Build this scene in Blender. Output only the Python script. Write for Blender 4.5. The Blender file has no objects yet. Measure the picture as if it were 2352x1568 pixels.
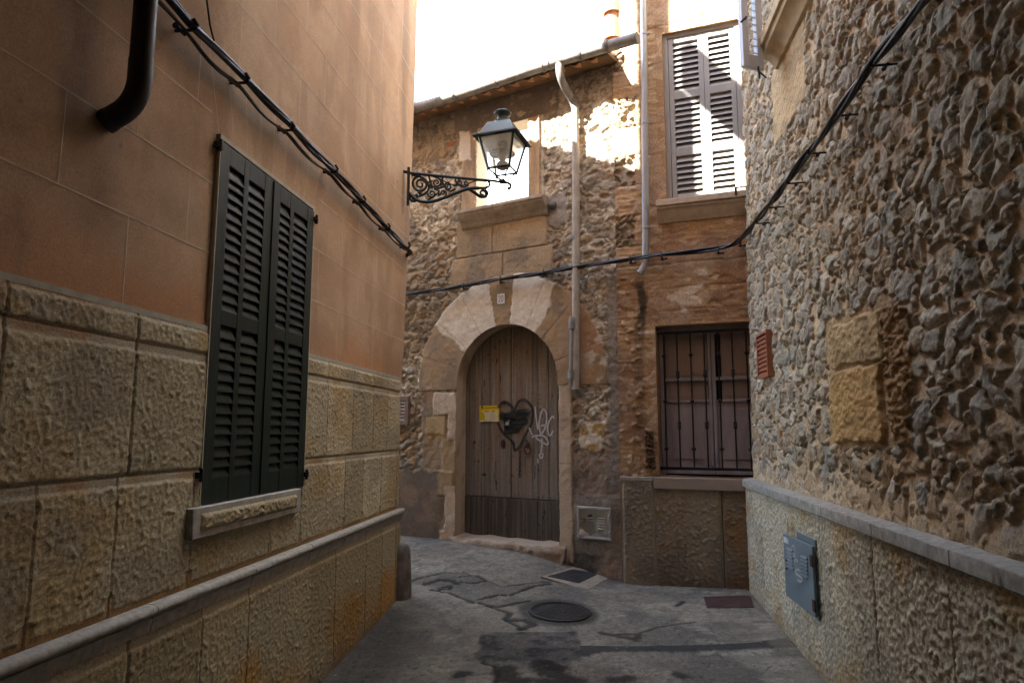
import bpy, math, random
import numpy as np
from mathutils import Vector, Matrix, Quaternion
random.seed(7); rng=np.random.default_rng(7)
S=bpy.context.scene; COL=S.collection
PI=math.pi
# ------------------------------------------------------------------ camera
FPX=1568.; CX=1176; CY=784; EYE=np.array([0,0,1.6]); PITCH=math.radians(7.48)
fw=np.array([0,math.cos(PITCH),math.sin(PITCH)]); upv=np.array([0,-math.sin(PITCH),math.cos(PITCH)]); rtv=np.array([1.,0,0])
def ray(x,y): return fw+rtv*(x-CX)/FPX+upv*(CY-y)/FPX
class Frame:
    """a wall plane: local x runs to the right along it, -y out of it, z up"""
    def __init__(s,P,deg):
        s.P=np.array([P[0],P[1],0.]); a=math.radians(deg); s.a=a
        s.u=np.array([math.cos(a),math.sin(a),0]); s.n=np.array([math.sin(a),-math.cos(a),0])
    def w(s,u,z,d=0): return s.P+s.u*u+s.n*d+np.array([0,0,z])
    def hit(s,x,y,d=0):
        r=ray(x,y); t=((s.P+s.n*d-EYE)@s.n)/(r@s.n); q=EYE+r*t
        return float((q-s.P)@s.u),float(q[2])
    def loc(s,p): # world -> (u,z,d)
        q=np.array(p)-s.P; return float(q@s.u),float(q[2]),float(q@s.n)
FL=Frame((-1.04,6.4),82.6); FA=Frame((.02,8.0),-31.4); FB=Frame((1.33,7.2),-21.0); FR=Frame((2.35,6.81),-97.4)
# ------------------------------------------------------------------ objects
def link(o,parent=None):
    COL.objects.link(o)
    if parent is not None: o.parent=parent
    return o
def tag(o,label,cat,group=None):
    o['label']=label; o['category']=cat
    if group: o['group']=group
    return o
def empty(name,fr,label,cat,u=0,z=0,d=0,group=None):
    o=bpy.data.objects.new(name,None); o.empty_display_size=.1
    p=fr.w(u,z,d); o.location=p; o.rotation_euler=(0,0,fr.a)
    link(o); return tag(o,label,cat,group)
class MB:
    """collects shapes in wall coordinates (u, z, d out of the wall)"""
    def __init__(s,o=(0,0,0)): s.v=[];s.f=[];s.o=o
    def P(s,u,z,d): return (u-s.o[0],-(d-s.o[2]),z-s.o[1])
    def hexa(s,pts):
        b=len(s.v); s.v+= [s.P(*p) for p in pts]
        s.f+=[tuple(b+i for i in q) for q in ((0,1,2,3),(7,6,5,4),(0,4,5,1),(1,5,6,2),(2,6,7,3),(3,7,4,0))]
    def box(s,u0,u1,z0,z1,d0,d1):
        s.hexa([(u0,z0,d1),(u1,z0,d1),(u1,z1,d1),(u0,z1,d1),(u0,z0,d0),(u1,z0,d0),(u1,z1,d0),(u0,z1,d0)])
    def prism(s,poly,d0,d1):
        b=len(s.v); n=len(poly)
        s.v+=[s.P(u,z,d1) for u,z in poly]+[s.P(u,z,d0) for u,z in poly]
        s.f.append(tuple(range(b,b+n))); s.f.append(tuple(range(b+2*n-1,b+n-1,-1)))
        for i in range(n):
            j=(i+1)%n; s.f.append((b+i,b+n+i,b+n+j,b+j))
    def profile(s,pts,u0,u1):
        """(z,d) outline extruded along the wall"""
        b=len(s.v); n=len(pts)
        s.v+=[s.P(u0,z,d) for z,d in pts]+[s.P(u1,z,d) for z,d in pts]
        s.f.append(tuple(range(b+n-1,b-1,-1))); s.f.append(tuple(range(b+n,b+2*n)))
        for i in range(n):
            j=(i+1)%n; s.f.append((b+i,b+j,b+n+j,b+n+i))
    def tube(s,path,r,k=8,cap=True,raw=False):
        p=[np.array(q if raw else s.P(*q),float) for q in path]; n=len(p)
        rr=r if hasattr(r,'__len__') else [r]*n
        t=[p[min(i+1,n-1)]-p[max(i-1,0)] for i in range(n)]; t=[a/(np.linalg.norm(a)+1e-9) for a in t]
        a=np.array([0,0,1.]) if abs(t[0][2])<.9 else np.array([1.,0,0])
        x=np.cross(t[0],a); x/=np.linalg.norm(x); b=len(s.v)
        for i in range(n):
            x=x-t[i]*(x@t[i]); x/=np.linalg.norm(x)+1e-9; y=np.cross(t[i],x)
            for j in range(k):
                c=2*PI*j/k; s.v.append(tuple(p[i]+(x*math.cos(c)+y*math.sin(c))*rr[i]))
        for i in range(n-1):
            for j in range(k):
                q=(j+1)%k; s.f.append((b+i*k+j,b+i*k+q,b+(i+1)*k+q,b+(i+1)*k+j))
        if cap:
            s.f.append(tuple(range(b+k-1,b-1,-1))); s.f.append(tuple(range(b+(n-1)*k,b+n*k)))
    def lathe(s,c,prof,k=24,ax='z'):
        """(radius, height) profile turned round a vertical axis (ax z) or an axis out of the wall (ax d)"""
        b=len(s.v); n=len(prof)
        for r,h in prof:
            for j in range(k):
                q=2*PI*j/k
                if ax=='z': s.v.append(s.P(c[0]+r*math.cos(q),c[1]+h,c[2]+r*math.sin(q)))
                else: s.v.append(s.P(c[0]+r*math.cos(q),c[1]+r*math.sin(q),c[2]+h))
        for i in range(n-1):
            for j in range(k):
                q=(j+1)%k; s.f.append((b+i*k+j,b+i*k+q,b+(i+1)*k+q,b+(i+1)*k+j))
        s.f.append(tuple(range(b+k-1,b-1,-1))); s.f.append(tuple(range(b+(n-1)*k,b+n*k)))
    def build(s,name,mat,parent=None,bevel=0,smooth=True):
        me=bpy.data.meshes.new(name); me.from_pydata(s.v,[],s.f); me.validate(); 
        import bmesh
        bm=bmesh.new(); bm.from_mesh(me); bmesh.ops.recalc_face_normals(bm,faces=bm.faces); bm.to_mesh(me); bm.free()
        me.materials.append(mat)
        if smooth:
            me.shade_smooth(); me.set_sharp_from_angle(angle=math.radians(38))
        o=bpy.data.objects.new(name,me); link(o,parent)
        if bevel:
            m=o.modifiers.new('b','BEVEL'); m.width=bevel; m.segments=2; m.limit_method='ANGLE'; m.angle_limit=math.radians(40)
        return o
def place(o,fr,u=0,z=0,d=0):
    o.location=fr.w(u,z,d); o.rotation_euler=(0,0,fr.a); return o
# ------------------------------------------------------------------ materials
def nodes(name):
    m=bpy.data.materials.new(name); m.use_nodes=True; nt=m.node_tree; nt.nodes.clear()
    out=nt.nodes.new('ShaderNodeOutputMaterial'); b=nt.nodes.new('ShaderNodeBsdfPrincipled'); nt.links.new(b.outputs[0],out.inputs[0])
    return m,nt,b
def N(nt,t,**k):
    n=nt.nodes.new(t)
    for a,v in k.items(): setattr(n,a,v)
    return n
def noise(nt,vec,scale,detail=6,rough=.6):
    n=N(nt,'ShaderNodeTexNoise'); n.inputs['Scale'].default_value=scale; n.inputs['Detail'].default_value=detail; n.inputs['Roughness'].default_value=rough
    nt.links.new(vec,n.inputs['Vector']); return n
def mapr(nt,src,a,b,c,d):
    n=N(nt,'ShaderNodeMapRange'); nt.links.new(src,n.inputs[0])
    for i,v in enumerate((a,b,c,d)): n.inputs[1+i].default_value=v
    return n.outputs[0]
def mat_vcol(name,rough=.9,var=.3,scale=60,bump=.4,bdist=.004,spec=.25,bscale=None):
    """base colour from the stone-by-stone colour of the mesh, times fine grain"""
    m,nt,b=nodes(name); L=nt.links.new
    at=N(nt,'ShaderNodeAttribute',attribute_name='Col'); tc=N(nt,'ShaderNodeTexCoord')
    n=noise(nt,tc.outputs['Object'],scale,8,.65)
    v=mapr(nt,n.outputs[0],.25,.75,1-var,1+var)
    mx=N(nt,'ShaderNodeVectorMath',operation='SCALE'); L(at.outputs['Color'],mx.inputs[0]); L(v,mx.inputs['Scale'])
    L(mx.outputs[0],b.inputs['Base Color']); b.inputs['Roughness'].default_value=rough; b.inputs['Specular IOR Level'].default_value=spec
    n2=noise(nt,tc.outputs['Object'],bscale or scale*1.7,8,.75)
    bp=N(nt,'ShaderNodeBump'); bp.inputs['Strength'].default_value=bump; bp.inputs['Distance'].default_value=bdist
    L(n2.outputs[0],bp.inputs['Height']); L(bp.outputs[0],b.inputs['Normal']); return m
def mat(name,c,rough=.6,metal=0,var=.15,scale=20,bump=.1,c2=None,spec=.4,stretch=(1,1,1),bdist=.003):
    m,nt,b=nodes(name); L=nt.links.new
    tc=N(nt,'ShaderNodeTexCoord'); mp=N(nt,'ShaderNodeMapping'); mp.inputs['Scale'].default_value=stretch; L(tc.outputs['Object'],mp.inputs[0])
    n=noise(nt,mp.outputs[0],scale,7,.65)
    r=N(nt,'ShaderNodeValToRGB'); r.color_ramp.elements[0].position=.3; r.color_ramp.elements[1].position=.72
    ca=[x*(1-var) for x in c]; cb=c2 or [x*(1+var) for x in c]
    r.color_ramp.elements[0].color=(*ca,1); r.color_ramp.elements[1].color=(*cb,1); L(n.outputs[0],r.inputs[0])
    L(r.outputs[0],b.inputs['Base Color']); b.inputs['Metallic'].default_value=metal; b.inputs['Specular IOR Level'].default_value=spec
    L(mapr(nt,n.outputs[0],.3,.7,max(rough-.12,.05),min(rough+.12,1)),b.inputs['Roughness'])
    if bump:
        bp=N(nt,'ShaderNodeBump'); bp.inputs['Strength'].default_value=bump; bp.inputs['Distance'].default_value=bdist
        n2=noise(nt,mp.outputs[0],scale*4,6,.7); L(n2.outputs[0],bp.inputs['Height']); L(bp.outputs[0],b.inputs['Normal'])
    return m
def mat_glass(name,tint=(.9,.92,.9),alpha=.75,dirt=.2,refl=1.):
    m,nt,b=nodes(name); L=nt.links.new; out=[n for n in nt.nodes if n.type=='OUTPUT_MATERIAL'][0]
    nt.nodes.remove(b)
    tr=N(nt,'ShaderNodeBsdfTransparent'); tr.inputs[0].default_value=(*tint,1)
    gl=N(nt,'ShaderNodeBsdfGlossy'); gl.inputs['Roughness'].default_value=.05
    df=N(nt,'ShaderNodeBsdfTranslucent'); df.inputs[0].default_value=(.86,.85,.82,1)
    fr=N(nt,'ShaderNodeLayerWeight'); fr.inputs[0].default_value=.25
    m1=N(nt,'ShaderNodeMixShader'); m2=N(nt,'ShaderNodeMixShader'); m2.inputs[0].default_value=dirt
    L(mapr(nt,fr.outputs['Fresnel'],0,1,0,refl),m1.inputs[0]); L(tr.outputs[0],m1.inputs[1]); L(gl.outputs[0],m1.inputs[2])
    L(m1.outputs[0],m2.inputs[1]); L(df.outputs[0],m2.inputs[2]); L(m2.outputs[0],out.inputs[0]); return m
def mat_paint(name,c):
    """sprayed paint: cover from the stroke's own soft edge"""
    m,nt,b=nodes(name); L=nt.links.new; out=[n for n in nt.nodes if n.type=='OUTPUT_MATERIAL'][0]
    at=N(nt,'ShaderNodeAttribute',attribute_name='Col'); tc=N(nt,'ShaderNodeTexCoord'); n=noise(nt,tc.outputs['Object'],130,4)
    a=N(nt,'ShaderNodeMath',operation='MULTIPLY'); L(at.outputs['Fac'],a.inputs[0]); L(mapr(nt,n.outputs[0],.3,.6,.55,1),a.inputs[1])
    tr=N(nt,'ShaderNodeBsdfTransparent'); mx=N(nt,'ShaderNodeMixShader'); b.inputs['Base Color'].default_value=(*c,1); b.inputs['Roughness'].default_value=.6
    L(a.outputs[0],mx.inputs[0]); L(tr.outputs[0],mx.inputs[1]); L(b.outputs[0],mx.inputs[2]); L(mx.outputs[0],out.inputs[0]); return m
# ------------------------------------------------------------------ numpy noise
def _h(i,j,s):
    x=(i.astype(np.int64)*374761393+j.astype(np.int64)*668265263+s*974634777)&0xFFFFFFFF
    x=((x^(x>>13))*1274126177)&0xFFFFFFFF; x=((x^(x>>16))*2246822519)&0xFFFFFFFF; x^=x>>15
    return (x&0xFFFFFF)/float(0x1000000)
def vn(x,y,s=0):
    i=np.floor(x);j=np.floor(y);a=x-i;b=y-j;a=a*a*(3-2*a);b=b*b*(3-2*b)
    return (_h(i,j,s)*(1-a)+_h(i+1,j,s)*a)*(1-b)+(_h(i,j+1,s)*(1-a)+_h(i+1,j+1,s)*a)*b
def fbm(x,y,o=4,s=0,g=.5):
    t=0;a=1;w=0
    for k in range(o):
        t=t+a*vn(x,y,s+k*17);w+=a;a*=g;x=x*2.03+5.1;y=y*2.03+1.7
    return t/w
def ss(x,a,b):
    t=np.clip((x-a)/(b-a),0,1);return t*t*(3-2*t)
def lerp(a,b,t): return a+(b-a)*t
def cells(x,y,seed,aniso=.5,size=.45,rot=PI,sharp=4):
    """irregular stones: nearest site under a metric of its own; returns F1, F2, offset, hash rows"""
    ci=np.floor(x);cj=np.floor(y);F1=np.full(x.shape,9.);F2=np.full(x.shape,9.);I=np.zeros(x.shape);J=np.zeros(x.shape);DX=np.zeros(x.shape);DY=np.zeros(x.shape)
    for a in range(-2,3):
        for b in range(-2,3):
            i=ci+a;j=cj+b
            dx=x-(i+.5+(_h(i,j,seed)-.5)*.95);dy=y-(j+.5+(_h(i,j,seed+1)-.5)*.95)
            t=(_h(i,j,seed+2)-.5)*rot;c=np.cos(t);s=np.sin(t)
            an=np.exp((_h(i,j,seed+3)-.5)*2*aniso);sz=np.exp((_h(i,j,seed+4)-.5)*2*size)
            px=(dx*c+dy*s)/(an*sz);py=(-dx*s+dy*c)*an/sz
            d=(np.abs(px)**sharp+np.abs(py)**sharp)**(1/sharp)
            near=d<F1
            F2=np.where(near,F1,np.minimum(F2,d));I=np.where(near,i,I);J=np.where(near,j,J);DX=np.where(near,dx,DX);DY=np.where(near,dy,DY);F1=np.where(near,d,F1)
    return F1,F2,DX,DY,lambda k:_h(I,J,seed+10+k)
def polycells(x,y,seed,r0=.34,r1=.62,aniso=.35,rot=PI,m=6):
    """angular stones: each a convex polygon of m random cuts; F is 0 at its middle, 1 on its edge"""
    ci=np.floor(x);cj=np.floor(y);F1=np.full(x.shape,9.);F2=np.full(x.shape,9.);I=np.zeros(x.shape);J=np.zeros(x.shape);DX=np.zeros(x.shape);DY=np.zeros(x.shape);K=np.zeros(x.shape)
    for a in range(-1,2):
        for b in range(-1,2):
            i=ci+a;j=cj+b
            dx=x-(i+.5+(_h(i,j,seed)-.5)*.8);dy=y-(j+.5+(_h(i,j,seed+1)-.5)*.8)
            t=(_h(i,j,seed+2)-.5)*rot;c=np.cos(t);s=np.sin(t);an=np.exp((_h(i,j,seed+3)-.5)*2*aniso)
            px=(dx*c+dy*s)/an;py=(-dx*s+dy*c)*an; f=np.full(x.shape,-9.);kk=np.zeros(x.shape)
            for k in range(m):
                q=2*PI*(k+(_h(i,j,seed+20+k)-.5)*.7)/m; r=r0+(r1-r0)*_h(i,j,seed+40+k)
                v=(px*np.cos(q)+py*np.sin(q))/r; kk=np.where(v>f,k,kk); f=np.maximum(f,v)
            near=f<F1
            F2=np.where(near,F1,np.minimum(F2,f));I=np.where(near,i,I);J=np.where(near,j,J);DX=np.where(near,dx,DX);DY=np.where(near,dy,DY);K=np.where(near,kk,K);F1=np.where(near,f,F1)
    return F1,F2,DX,DY,K,lambda k:_h(I,J,seed+70+k),lambda k:_h(I*7+K,J,seed+90+k)
def C3(c): return np.array(c,float)
def mix(col,c,t): 
    t=np.asarray(t)[...,None]; return col*(1-t)+C3(c)*t
def full(shape,c): return np.ones(shape+(3,))*C3(c)
# ------------------------------------------------------------------ height-field walls
def field(us,zs,H,col,parts,parent,path=None,U=None,Z=None,sat=1.,gain=1.):
    """one relief surface cut into named parts; parts = [(name, face mask, material)]"""
    nz,nu=H.shape; lum=(col@np.array([.3,.55,.15]))[...,None]; col=(lum+(col-lum)*sat)*gain*np.array([1.02,.995,.90])
    if U is None: U,Z=np.meshgrid(us,zs)
    if path is None: X=U;Y=-H
    else:
        bx,by,nx,ny=path; X=bx+nx*H; Y=by+ny*H
    V=np.stack([X,Y,Z],-1).reshape(-1,3)
    idx=np.arange(nz*nu).reshape(nz,nu)
    Fa=np.stack([idx[:-1,:-1],idx[:-1,1:],idx[1:,1:],idx[1:,:-1]],-1)
    res=[]
    for name,mask,mt in parts:
        F=Fa[mask]; used=np.unique(F); rm=np.full(nz*nu,-1); rm[used]=np.arange(len(used)); F=rm[F]
        me=bpy.data.meshes.new(name); me.vertices.add(len(used)); me.vertices.foreach_set('co',V[used].ravel().astype(np.float32))
        n=len(F); me.loops.add(n*4); me.loops.foreach_set('vertex_index',F.ravel().astype(np.int32)); me.polygons.add(n)
        me.polygons.foreach_set('loop_start',np.arange(0,n*4,4,dtype=np.int32)); me.polygons.foreach_set('loop_total',np.full(n,4,dtype=np.int32))
        me.update(calc_edges=True)
        at=me.color_attributes.new('Col','FLOAT_COLOR','POINT'); cc=np.ones((len(used),4),np.float32); cc[:,:3]=np.clip(col.reshape(-1,3)[used],0.003,.9); at.data.foreach_set('color',cc.ravel())
        me.materials.append(mt); me.shade_smooth()
        o=bpy.data.objects.new(name,me); link(o,parent); res.append(o)
    return res
def fc(M): return (M[:-1,:-1]+M[:-1,1:]+M[1:,1:]+M[1:,:-1])/4
def cat(*r): return np.unique(np.round(np.concatenate(r),5))
def polysdf(X,Y,poly):
    d=np.full(X.shape,1e9);ins=np.zeros(X.shape,bool);n=len(poly)
    for i in range(n):
        ax,ay=poly[i];bx,by=poly[(i+1)%n];ex,ey=bx-ax,by-ay
        t=np.clip(((X-ax)*ex+(Y-ay)*ey)/(ex*ex+ey*ey+1e-12),0,1)
        d=np.minimum(d,np.hypot(X-ax-ex*t,Y-ay-ey*t))
        c=((ay>Y)!=(by>Y))&(X<(bx-ax)*(Y-ay)/((by-ay) if by!=ay else 1e-12)+ax); ins^=c
    return np.where(ins,-d,d)
def linedist(X,Y,pts):
    d=np.full(X.shape,1e9)
    for (ax,ay),(bx,by) in zip(pts[:-1],pts[1:]):
        ex,ey=bx-ax,by-ay;t=np.clip(((X-ax)*ex+(Y-ay)*ey)/(ex*ex+ey*ey+1e-12),0,1)
        d=np.minimum(d,np.hypot(X-ax-ex*t,Y-ay-ey*t))
    return d
def boxsdf(U,Z,u0,u1,z0,z1): 
    return np.maximum(np.maximum(u0-U,U-u1),np.maximum(z0-Z,Z-z1))
def pitted(U,Z,seed,f=1.):
    """hammered stone: chips and pits"""
    wx=fbm(U*20*f,Z*20*f,2,seed+3)*.02; wz=fbm(U*20*f,Z*20*f,2,seed+4)*.02
    F1,F2,dx,dy,h=cells((U+wx)*24*f,(Z+wz)*27*f,seed+9,.4,.4,PI,2); G1,G2,ex,ey,g=cells((U+wx)*47*f,(Z+wz)*52*f,seed+19,.4,.4,PI,2)
    # scars of the chisel: shallow bowls meeting in sharp ridges
    return (F1**2-.16)*3.0+(G1**2-.16)*1.5+dx*(h(1)-.5)*.9+dy*(h(2)-.5)*.9+(fbm(U*60*f,Z*60*f,3,seed)-.5)*.7
M_PLASTER=mat_vcol('salmon_stucco',.93,.24,85,.55,.004)
M_HAMMER=mat_vcol('hammered_stone',.92,.5,95,.8,.006,bscale=120)
M_SMOOTH=mat_vcol('dressed_stone',.9,.26,55,.45,.004)
M_RUBBLE=mat_vcol('rubble_masonry',.93,.45,75,.9,.008,bscale=85)
M_OLD=mat_vcol('weathered_masonry',.94,.48,60,.8,.008)
M_WOODV=mat_vcol('old_door_wood',.85,.22,45,.5,.003)
M_ASPH=mat_vcol('worn_asphalt',.9,.5,90,.9,.006,.25)
# ================================================================== LEFT: plaster house
LH=empty('plaster_house',FL,'salmon plastered house on the left with rough stone base and dark green shutters','house')
SUNDIR=np.array([-.621,-.351,.701])
cornr=.03; CK=-.075; turn=math.radians(66)
def lpath(s,Z,lean):
    """plan line of the house: along the alley, then round its corner into the side street"""
    w=ss(s,-1.2,CK)*lean*(.075+.11*np.clip(Z-2.06,0,1.64)+.05*np.maximum(Z-3.7,0))
    th=np.clip((s-CK)/cornr,0,turn); arc=cornr*turn; rest=np.maximum(s-CK-arc,0)
    bx=np.minimum(s,CK)+cornr*np.sin(th)+rest*math.cos(turn)+w; by=cornr*(1-np.cos(th))+rest*math.sin(turn)
    return bx,by,np.sin(th),-np.cos(th)
# --- plaster
us=cat(np.arange(-9,-4.8,.15),np.arange(-4.8,CK,.016),np.linspace(CK,CK+cornr*turn,4),np.arange(.0,3.5,.1)); zs=cat(np.arange(2.04,6.62,.016))
U,Z=np.meshgrid(us,zs)
H=(fbm(U*1.3,Z*1.3,3,5)-.5)*.012+(fbm(U*9,Z*9,3,6)-.5)*.003
base=full(U.shape,(.49,.33,.23)); tint=fbm(U*1.1+3,Z*1.1,4,8)
base=mix(base,(.40,.255,.17),ss(tint,.5,.75)*.75); base=mix(base,(.53,.36,.25),ss(fbm(U*2.1,Z*.9,4,9),.52,.75)*.6)
base=mix(base,(.45,.21,.10),ss(2.42-Z+.25*(fbm(U*3,Z*3,3,11)-.5),0,.35)*.75)          # rusty damp band above the base
st=fbm(U*5.5,Z*.35,4,14); base=mix(base,(.20,.145,.11),ss(st,.48,.66)*ss(Z,3.4,4.8)*.8*ss(U,-2.4,-.7))   # rain streaks
base=mix(base,(.56,.40,.27),ss(fbm(U*4.2+9,Z*.25,3,21),.60,.75)*ss(Z,3.4,4.2)*.85*ss(U,-1.8,-.5)); base=mix(base,(.30,.22,.165),np.exp(-((Z-3.33+.1*(fbm(U*2,Z,3,41)-.5))/.13)**2)*.45); base=mix(base,(.29,.21,.16),ss(fbm(U*.9+8,Z*1.5,5,42),.5,.72)*.4)
base=mix(base,(.31,.20,.135),ss(fbm(U*7,Z*2.2,4,22),.52,.72)*.5); base=mix(base,(.36,.22,.14),ss(fbm(U*2.3+5,Z*2.6,5,23),.5,.66)*.5)
wet=np.exp(-((U+3.98-.1*(fbm(U*6,Z*6,3,31)-.5))/.15)**2)*ss(Z,2.22,2.45)*ss(3.1-Z,0,.5); base=mix(base,(.20,.12,.085),wet*.6)
base*= (1+.16*(fbm(U*40,Z*40,2,40)-.5))[...,None]; base=mix(base,(.16,.10,.07),(vn(U*45,Z*45,43)>.972)*(vn(U*3,Z*3,44)>.55)*.6)
for L in ([(-.95,2.72),(-.93,2.55),(-.97,2.40)],[(-2.07,3.0),(-2.02,2.9),(-2.04,2.84)],[(-3.7,3.2),(-3.66,3.32)],[(-1.5,4.5),(-1.45,4.2),(-1.52,3.95),(-1.48,3.8)]): base=mix(base,(.17,.11,.08),ss(.005+.004*(fbm(U*30,Z*30,2,45)-.5)-linedist(U+.02*(fbm(U*12,Z*12,2,46)-.5),Z,L),0,.006)*.7)
hole=boxsdf(U,Z,-3.2,-2.125,1.0,3.03)
plm=(fc(hole)>0)
field(us,zs,H,base,[('plaster_wall',plm,M_PLASTER)],LH,path=lpath(U,Z,1),U=U,Z=Z)
# scribed joints, pale lines a couple of millimetres proud
mb=MB()
def scr(u0,z0,u1,z1,w=.0028):
    n=max(2,int(math.hypot(u1-u0,z1-z0)/.25)+1); L=[]
    for i in range(n):
        t=i/(n-1); L.append((u0+(u1-u0)*t,z0+(z1-z0)*t))
    du,dz=u1-u0,z1-z0; l=math.hypot(du,dz); nu,nz=-dz/l*w,du/l*w
    for (a,b),(c,e) in zip(L[:-1],L[1:]):
        q=[]
        for (x,y,sg) in ((a,b,1),(a,b,-1),(c,e,-1),(c,e,1)):
            x2=np.array([x+nu*sg]);y2=np.array([y+nz*sg]);bx,by,nx,ny=lpath(x2,y2,1)
            h=(fbm(x2*1.3,y2*1.3,3,5)-.5)*.012+(fbm(x2*9,y2*9,3,6)-.5)*.003+.002
            q.append((float((bx+nx*h)[0]),float((by+ny*h)[0]),float(y2[0])))
        b0=len(mb.v); mb.v+=q; mb.f.append((b0,b0+1,b0+2,b0+3))
zr=[2.45+.345*k for k in range(0,12)]
for k,z in enumerate(zr):
    if z<3.03:
        scr(-8.9,z,-3.23,z); scr(-2.08,z,CK-.005,z)
    elif z<3.3: scr(-8.9,z,-3.27,z);scr(-2.02,z,CK-.005,z)
    else: scr(-8.9,z,CK-.005,z)
    z0=z-.345 if k else 2.085
    for j in range(-9,9):
        u=(-3.04 if k%2==0 else -2.675)+.73*j+random.uniform(-.03,.03)
        if u>-.12 or u<-8.8: continue
        if -3.32<u<-1.98 and z0<3.4: continue
        scr(u,z0,u,z,.0021)
for i in range(9):
    a=-3.2+1.1*i/8; scr(a,3.05,-2.65+(a+2.65)*1.26,3.48,.0014)
o=mb.build('joint_lines',mat('lime_joint',(.62,.50,.39),.9,var=.3,scale=9),LH,smooth=False)
# --- rough stone base
us=cat(np.arange(-9,-4.8,.12),np.arange(-4.8,-2.1,.0068),np.arange(-2.1,CK,.009),np.linspace(CK,CK+cornr*turn,4),np.arange(-.02,.5,.02),np.arange(.5,3.5,.15)); zs=cat(np.arange(.88,2.091,.007),[2.09])
U,Z=np.meshgrid(us,zs)
def blocks(U,Z,rows,margin_b,margin_t,side,joint=.006):
    """rows = [(z0,z1,[joint us])]; returns distance inside the rough panel, joint mask, block hash"""
    ins=np.full(U.shape,-1.);jt=np.full(U.shape,9.);hb=np.zeros(U.shape)
    for r,(z0,z1,js) in enumerate(rows):
        js=[-20.]+sorted(js)+[20.]; ju=np.array(js)
        k=np.clip(np.searchsorted(ju,U)-1,0,len(js)-2); a=ju[k];b=ju[k+1]
        inr=(Z>=z0)&(Z<z1)
        e=np.minimum(np.minimum(U-a,b-U)-side,np.minimum(Z-z0-margin_b,z1-margin_t-Z))
        ins=np.where(inr,e,ins); jt=np.where(inr,np.minimum(np.minimum(U-a,b-U),np.minimum(Z-z0,z1-Z)),jt)
        hb=np.where(inr,_h(k,np.full(U.shape,r),77),hb)
    return ins,jt,hb
JU=[-8.3,-7.4,-6.6,-5.9,-5.1,-4.33,-3.715,-2.9,-2.3,-1.767,-1.284,-.825,-.45,.3,.9]
JL=[-8.5,-7.6,-6.9,-6.2,-5.6,-4.85,-4.148,-3.765,-3.27,-2.517,-2.13,-1.717,-1.404,-1.027,-.589,-.15,.6]
ins,jt,hb=blocks(U,Z,[(.88,1.425,JL),(1.425,1.955,JU),(1.955,2.095,JU)],.006,.035,-.02,.006)
low=(Z<1.425)&(Z>.88); ins=np.where(Z<.98,ins-.04,ins)
wob=(fbm(U*25,Z*25,3,50)-.5)*.018; rough=ss(ins+wob*.6,0,.008)
P=pitted(U,Z,60,1.75)*.75+.35*(fbm(U*9,Z*9,3,61)-.5)
H=.012+rough*(.006+.0032*P)+(1-rough)*(fbm(U*14,Z*14,3,52)-.5)*.003
H=np.where(jt<.004,H-.006,H)
c=full(U.shape,(.42,.36,.265)); c=mix(c,(.52,.46,.355),ss(fbm(U*7,Z*7,4,53)+.25*(hb-.5),.45,.75)*.6)
c=mix(c,(.43,.30,.145),ss(fbm(U*3.2,Z*4,5,54),.48,.70)*.6); c=mix(c,(.27,.235,.19),ss(fbm(U*4,Z*4,4,55)+.3*(hb-.5),.55,.75)*.6)
c=mix(c,(.46,.42,.36),(1-rough)*.75)
c=mix(c,(.40,.25,.15),(1-rough)*ss(fbm(U*6,Z*6,3,57),.5,.7)*.7)
c=mix(c,(.38,.23,.11),ss(1.02-Z,0,.1)*(1-rough)*.9)
c*=(.86+.3*hb)[...,None]; c=mix(c,(.15,.10,.07),ss(-P,.1,.7)*rough*.32)
c=mix(c,(.22,.16,.12),ss(.0055-jt,0,.003)*.55)
hole=boxsdf(U,Z,-3.2,-2.125,1.2,3.0)
field(us,zs,H,c,[('rough_stone_base',fc(hole)>0,M_HAMMER)],LH,path=lpath(U,Z,0),U=U,Z=Z)
mb=MB()  # top ledge closing the step up to the plaster
mb.box(-9,-3.21,2.07,2.094,-.01,.013); mb.box(-2.115,CK+.01,2.07,2.094,-.01,.013); mb.build('ledge',mat('ledge_stone',(.42,.38,.31),.9,var=.25,scale=12),LH)
# --- plinth
us2=cat(np.arange(-9,-4.8,.12),np.arange(-4.8,-2.1,.0068),np.arange(-2.1,CK,.009),np.linspace(CK,CK+cornr*turn,4),np.arange(-.02,3.0,.06)); zs=cat(np.arange(-.25,.0,.05),np.arange(0,.81,.007))
U,Z=np.meshgrid(us2,zs)
JP=[-8.2,-7.2,-6.1,-5.2,-4.4,-3.668,-3.177,-2.752,-1.987,-1.586,-.975,-.577,-.2,.5]
ins,jt,hb=blocks(U,Z,[(-.6,.815,JP)],.0,.055,-.02); wob=(fbm(U*25,Z*25,3,70)-.5)*.014; rough=ss(ins+wob,0,.012); P=pitted(U,Z,71,1.9)*.8
H=.034+rough*(.007+.0032*P)+.01*ss(.25-Z,0,.3); H=np.where(jt<.004,H-.007,H)
c=full(U.shape,(.37,.305,.205)); c=mix(c,(.30,.265,.21),ss(fbm(U*5,Z*5,4,72)+.5*(hb-.5),.45,.7)*.6); 
c=mix(c,(.36,.19,.05),ss(fbm(U*2.2,Z*1.6,4,73)+.35*ss(U,-2.2,0)-.45*ss(Z,.3,.8),.5,.85)*.85)
c=mix(c,(.45,.40,.34),(1-rough)*.7); c*=(.85+.3*hb)[...,None]; c=mix(c,(.14,.095,.06),ss(-P,.1,.7)*rough*.32); c=mix(c,(.16,.10,.07),ss(.005-jt,0,.003)*.8)
c=mix(c,(.12,.09,.07),ss(.18-Z+.1*(fbm(U*6,Z*6,3,75)-.5)+.05,0,.2)*.55)
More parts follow.
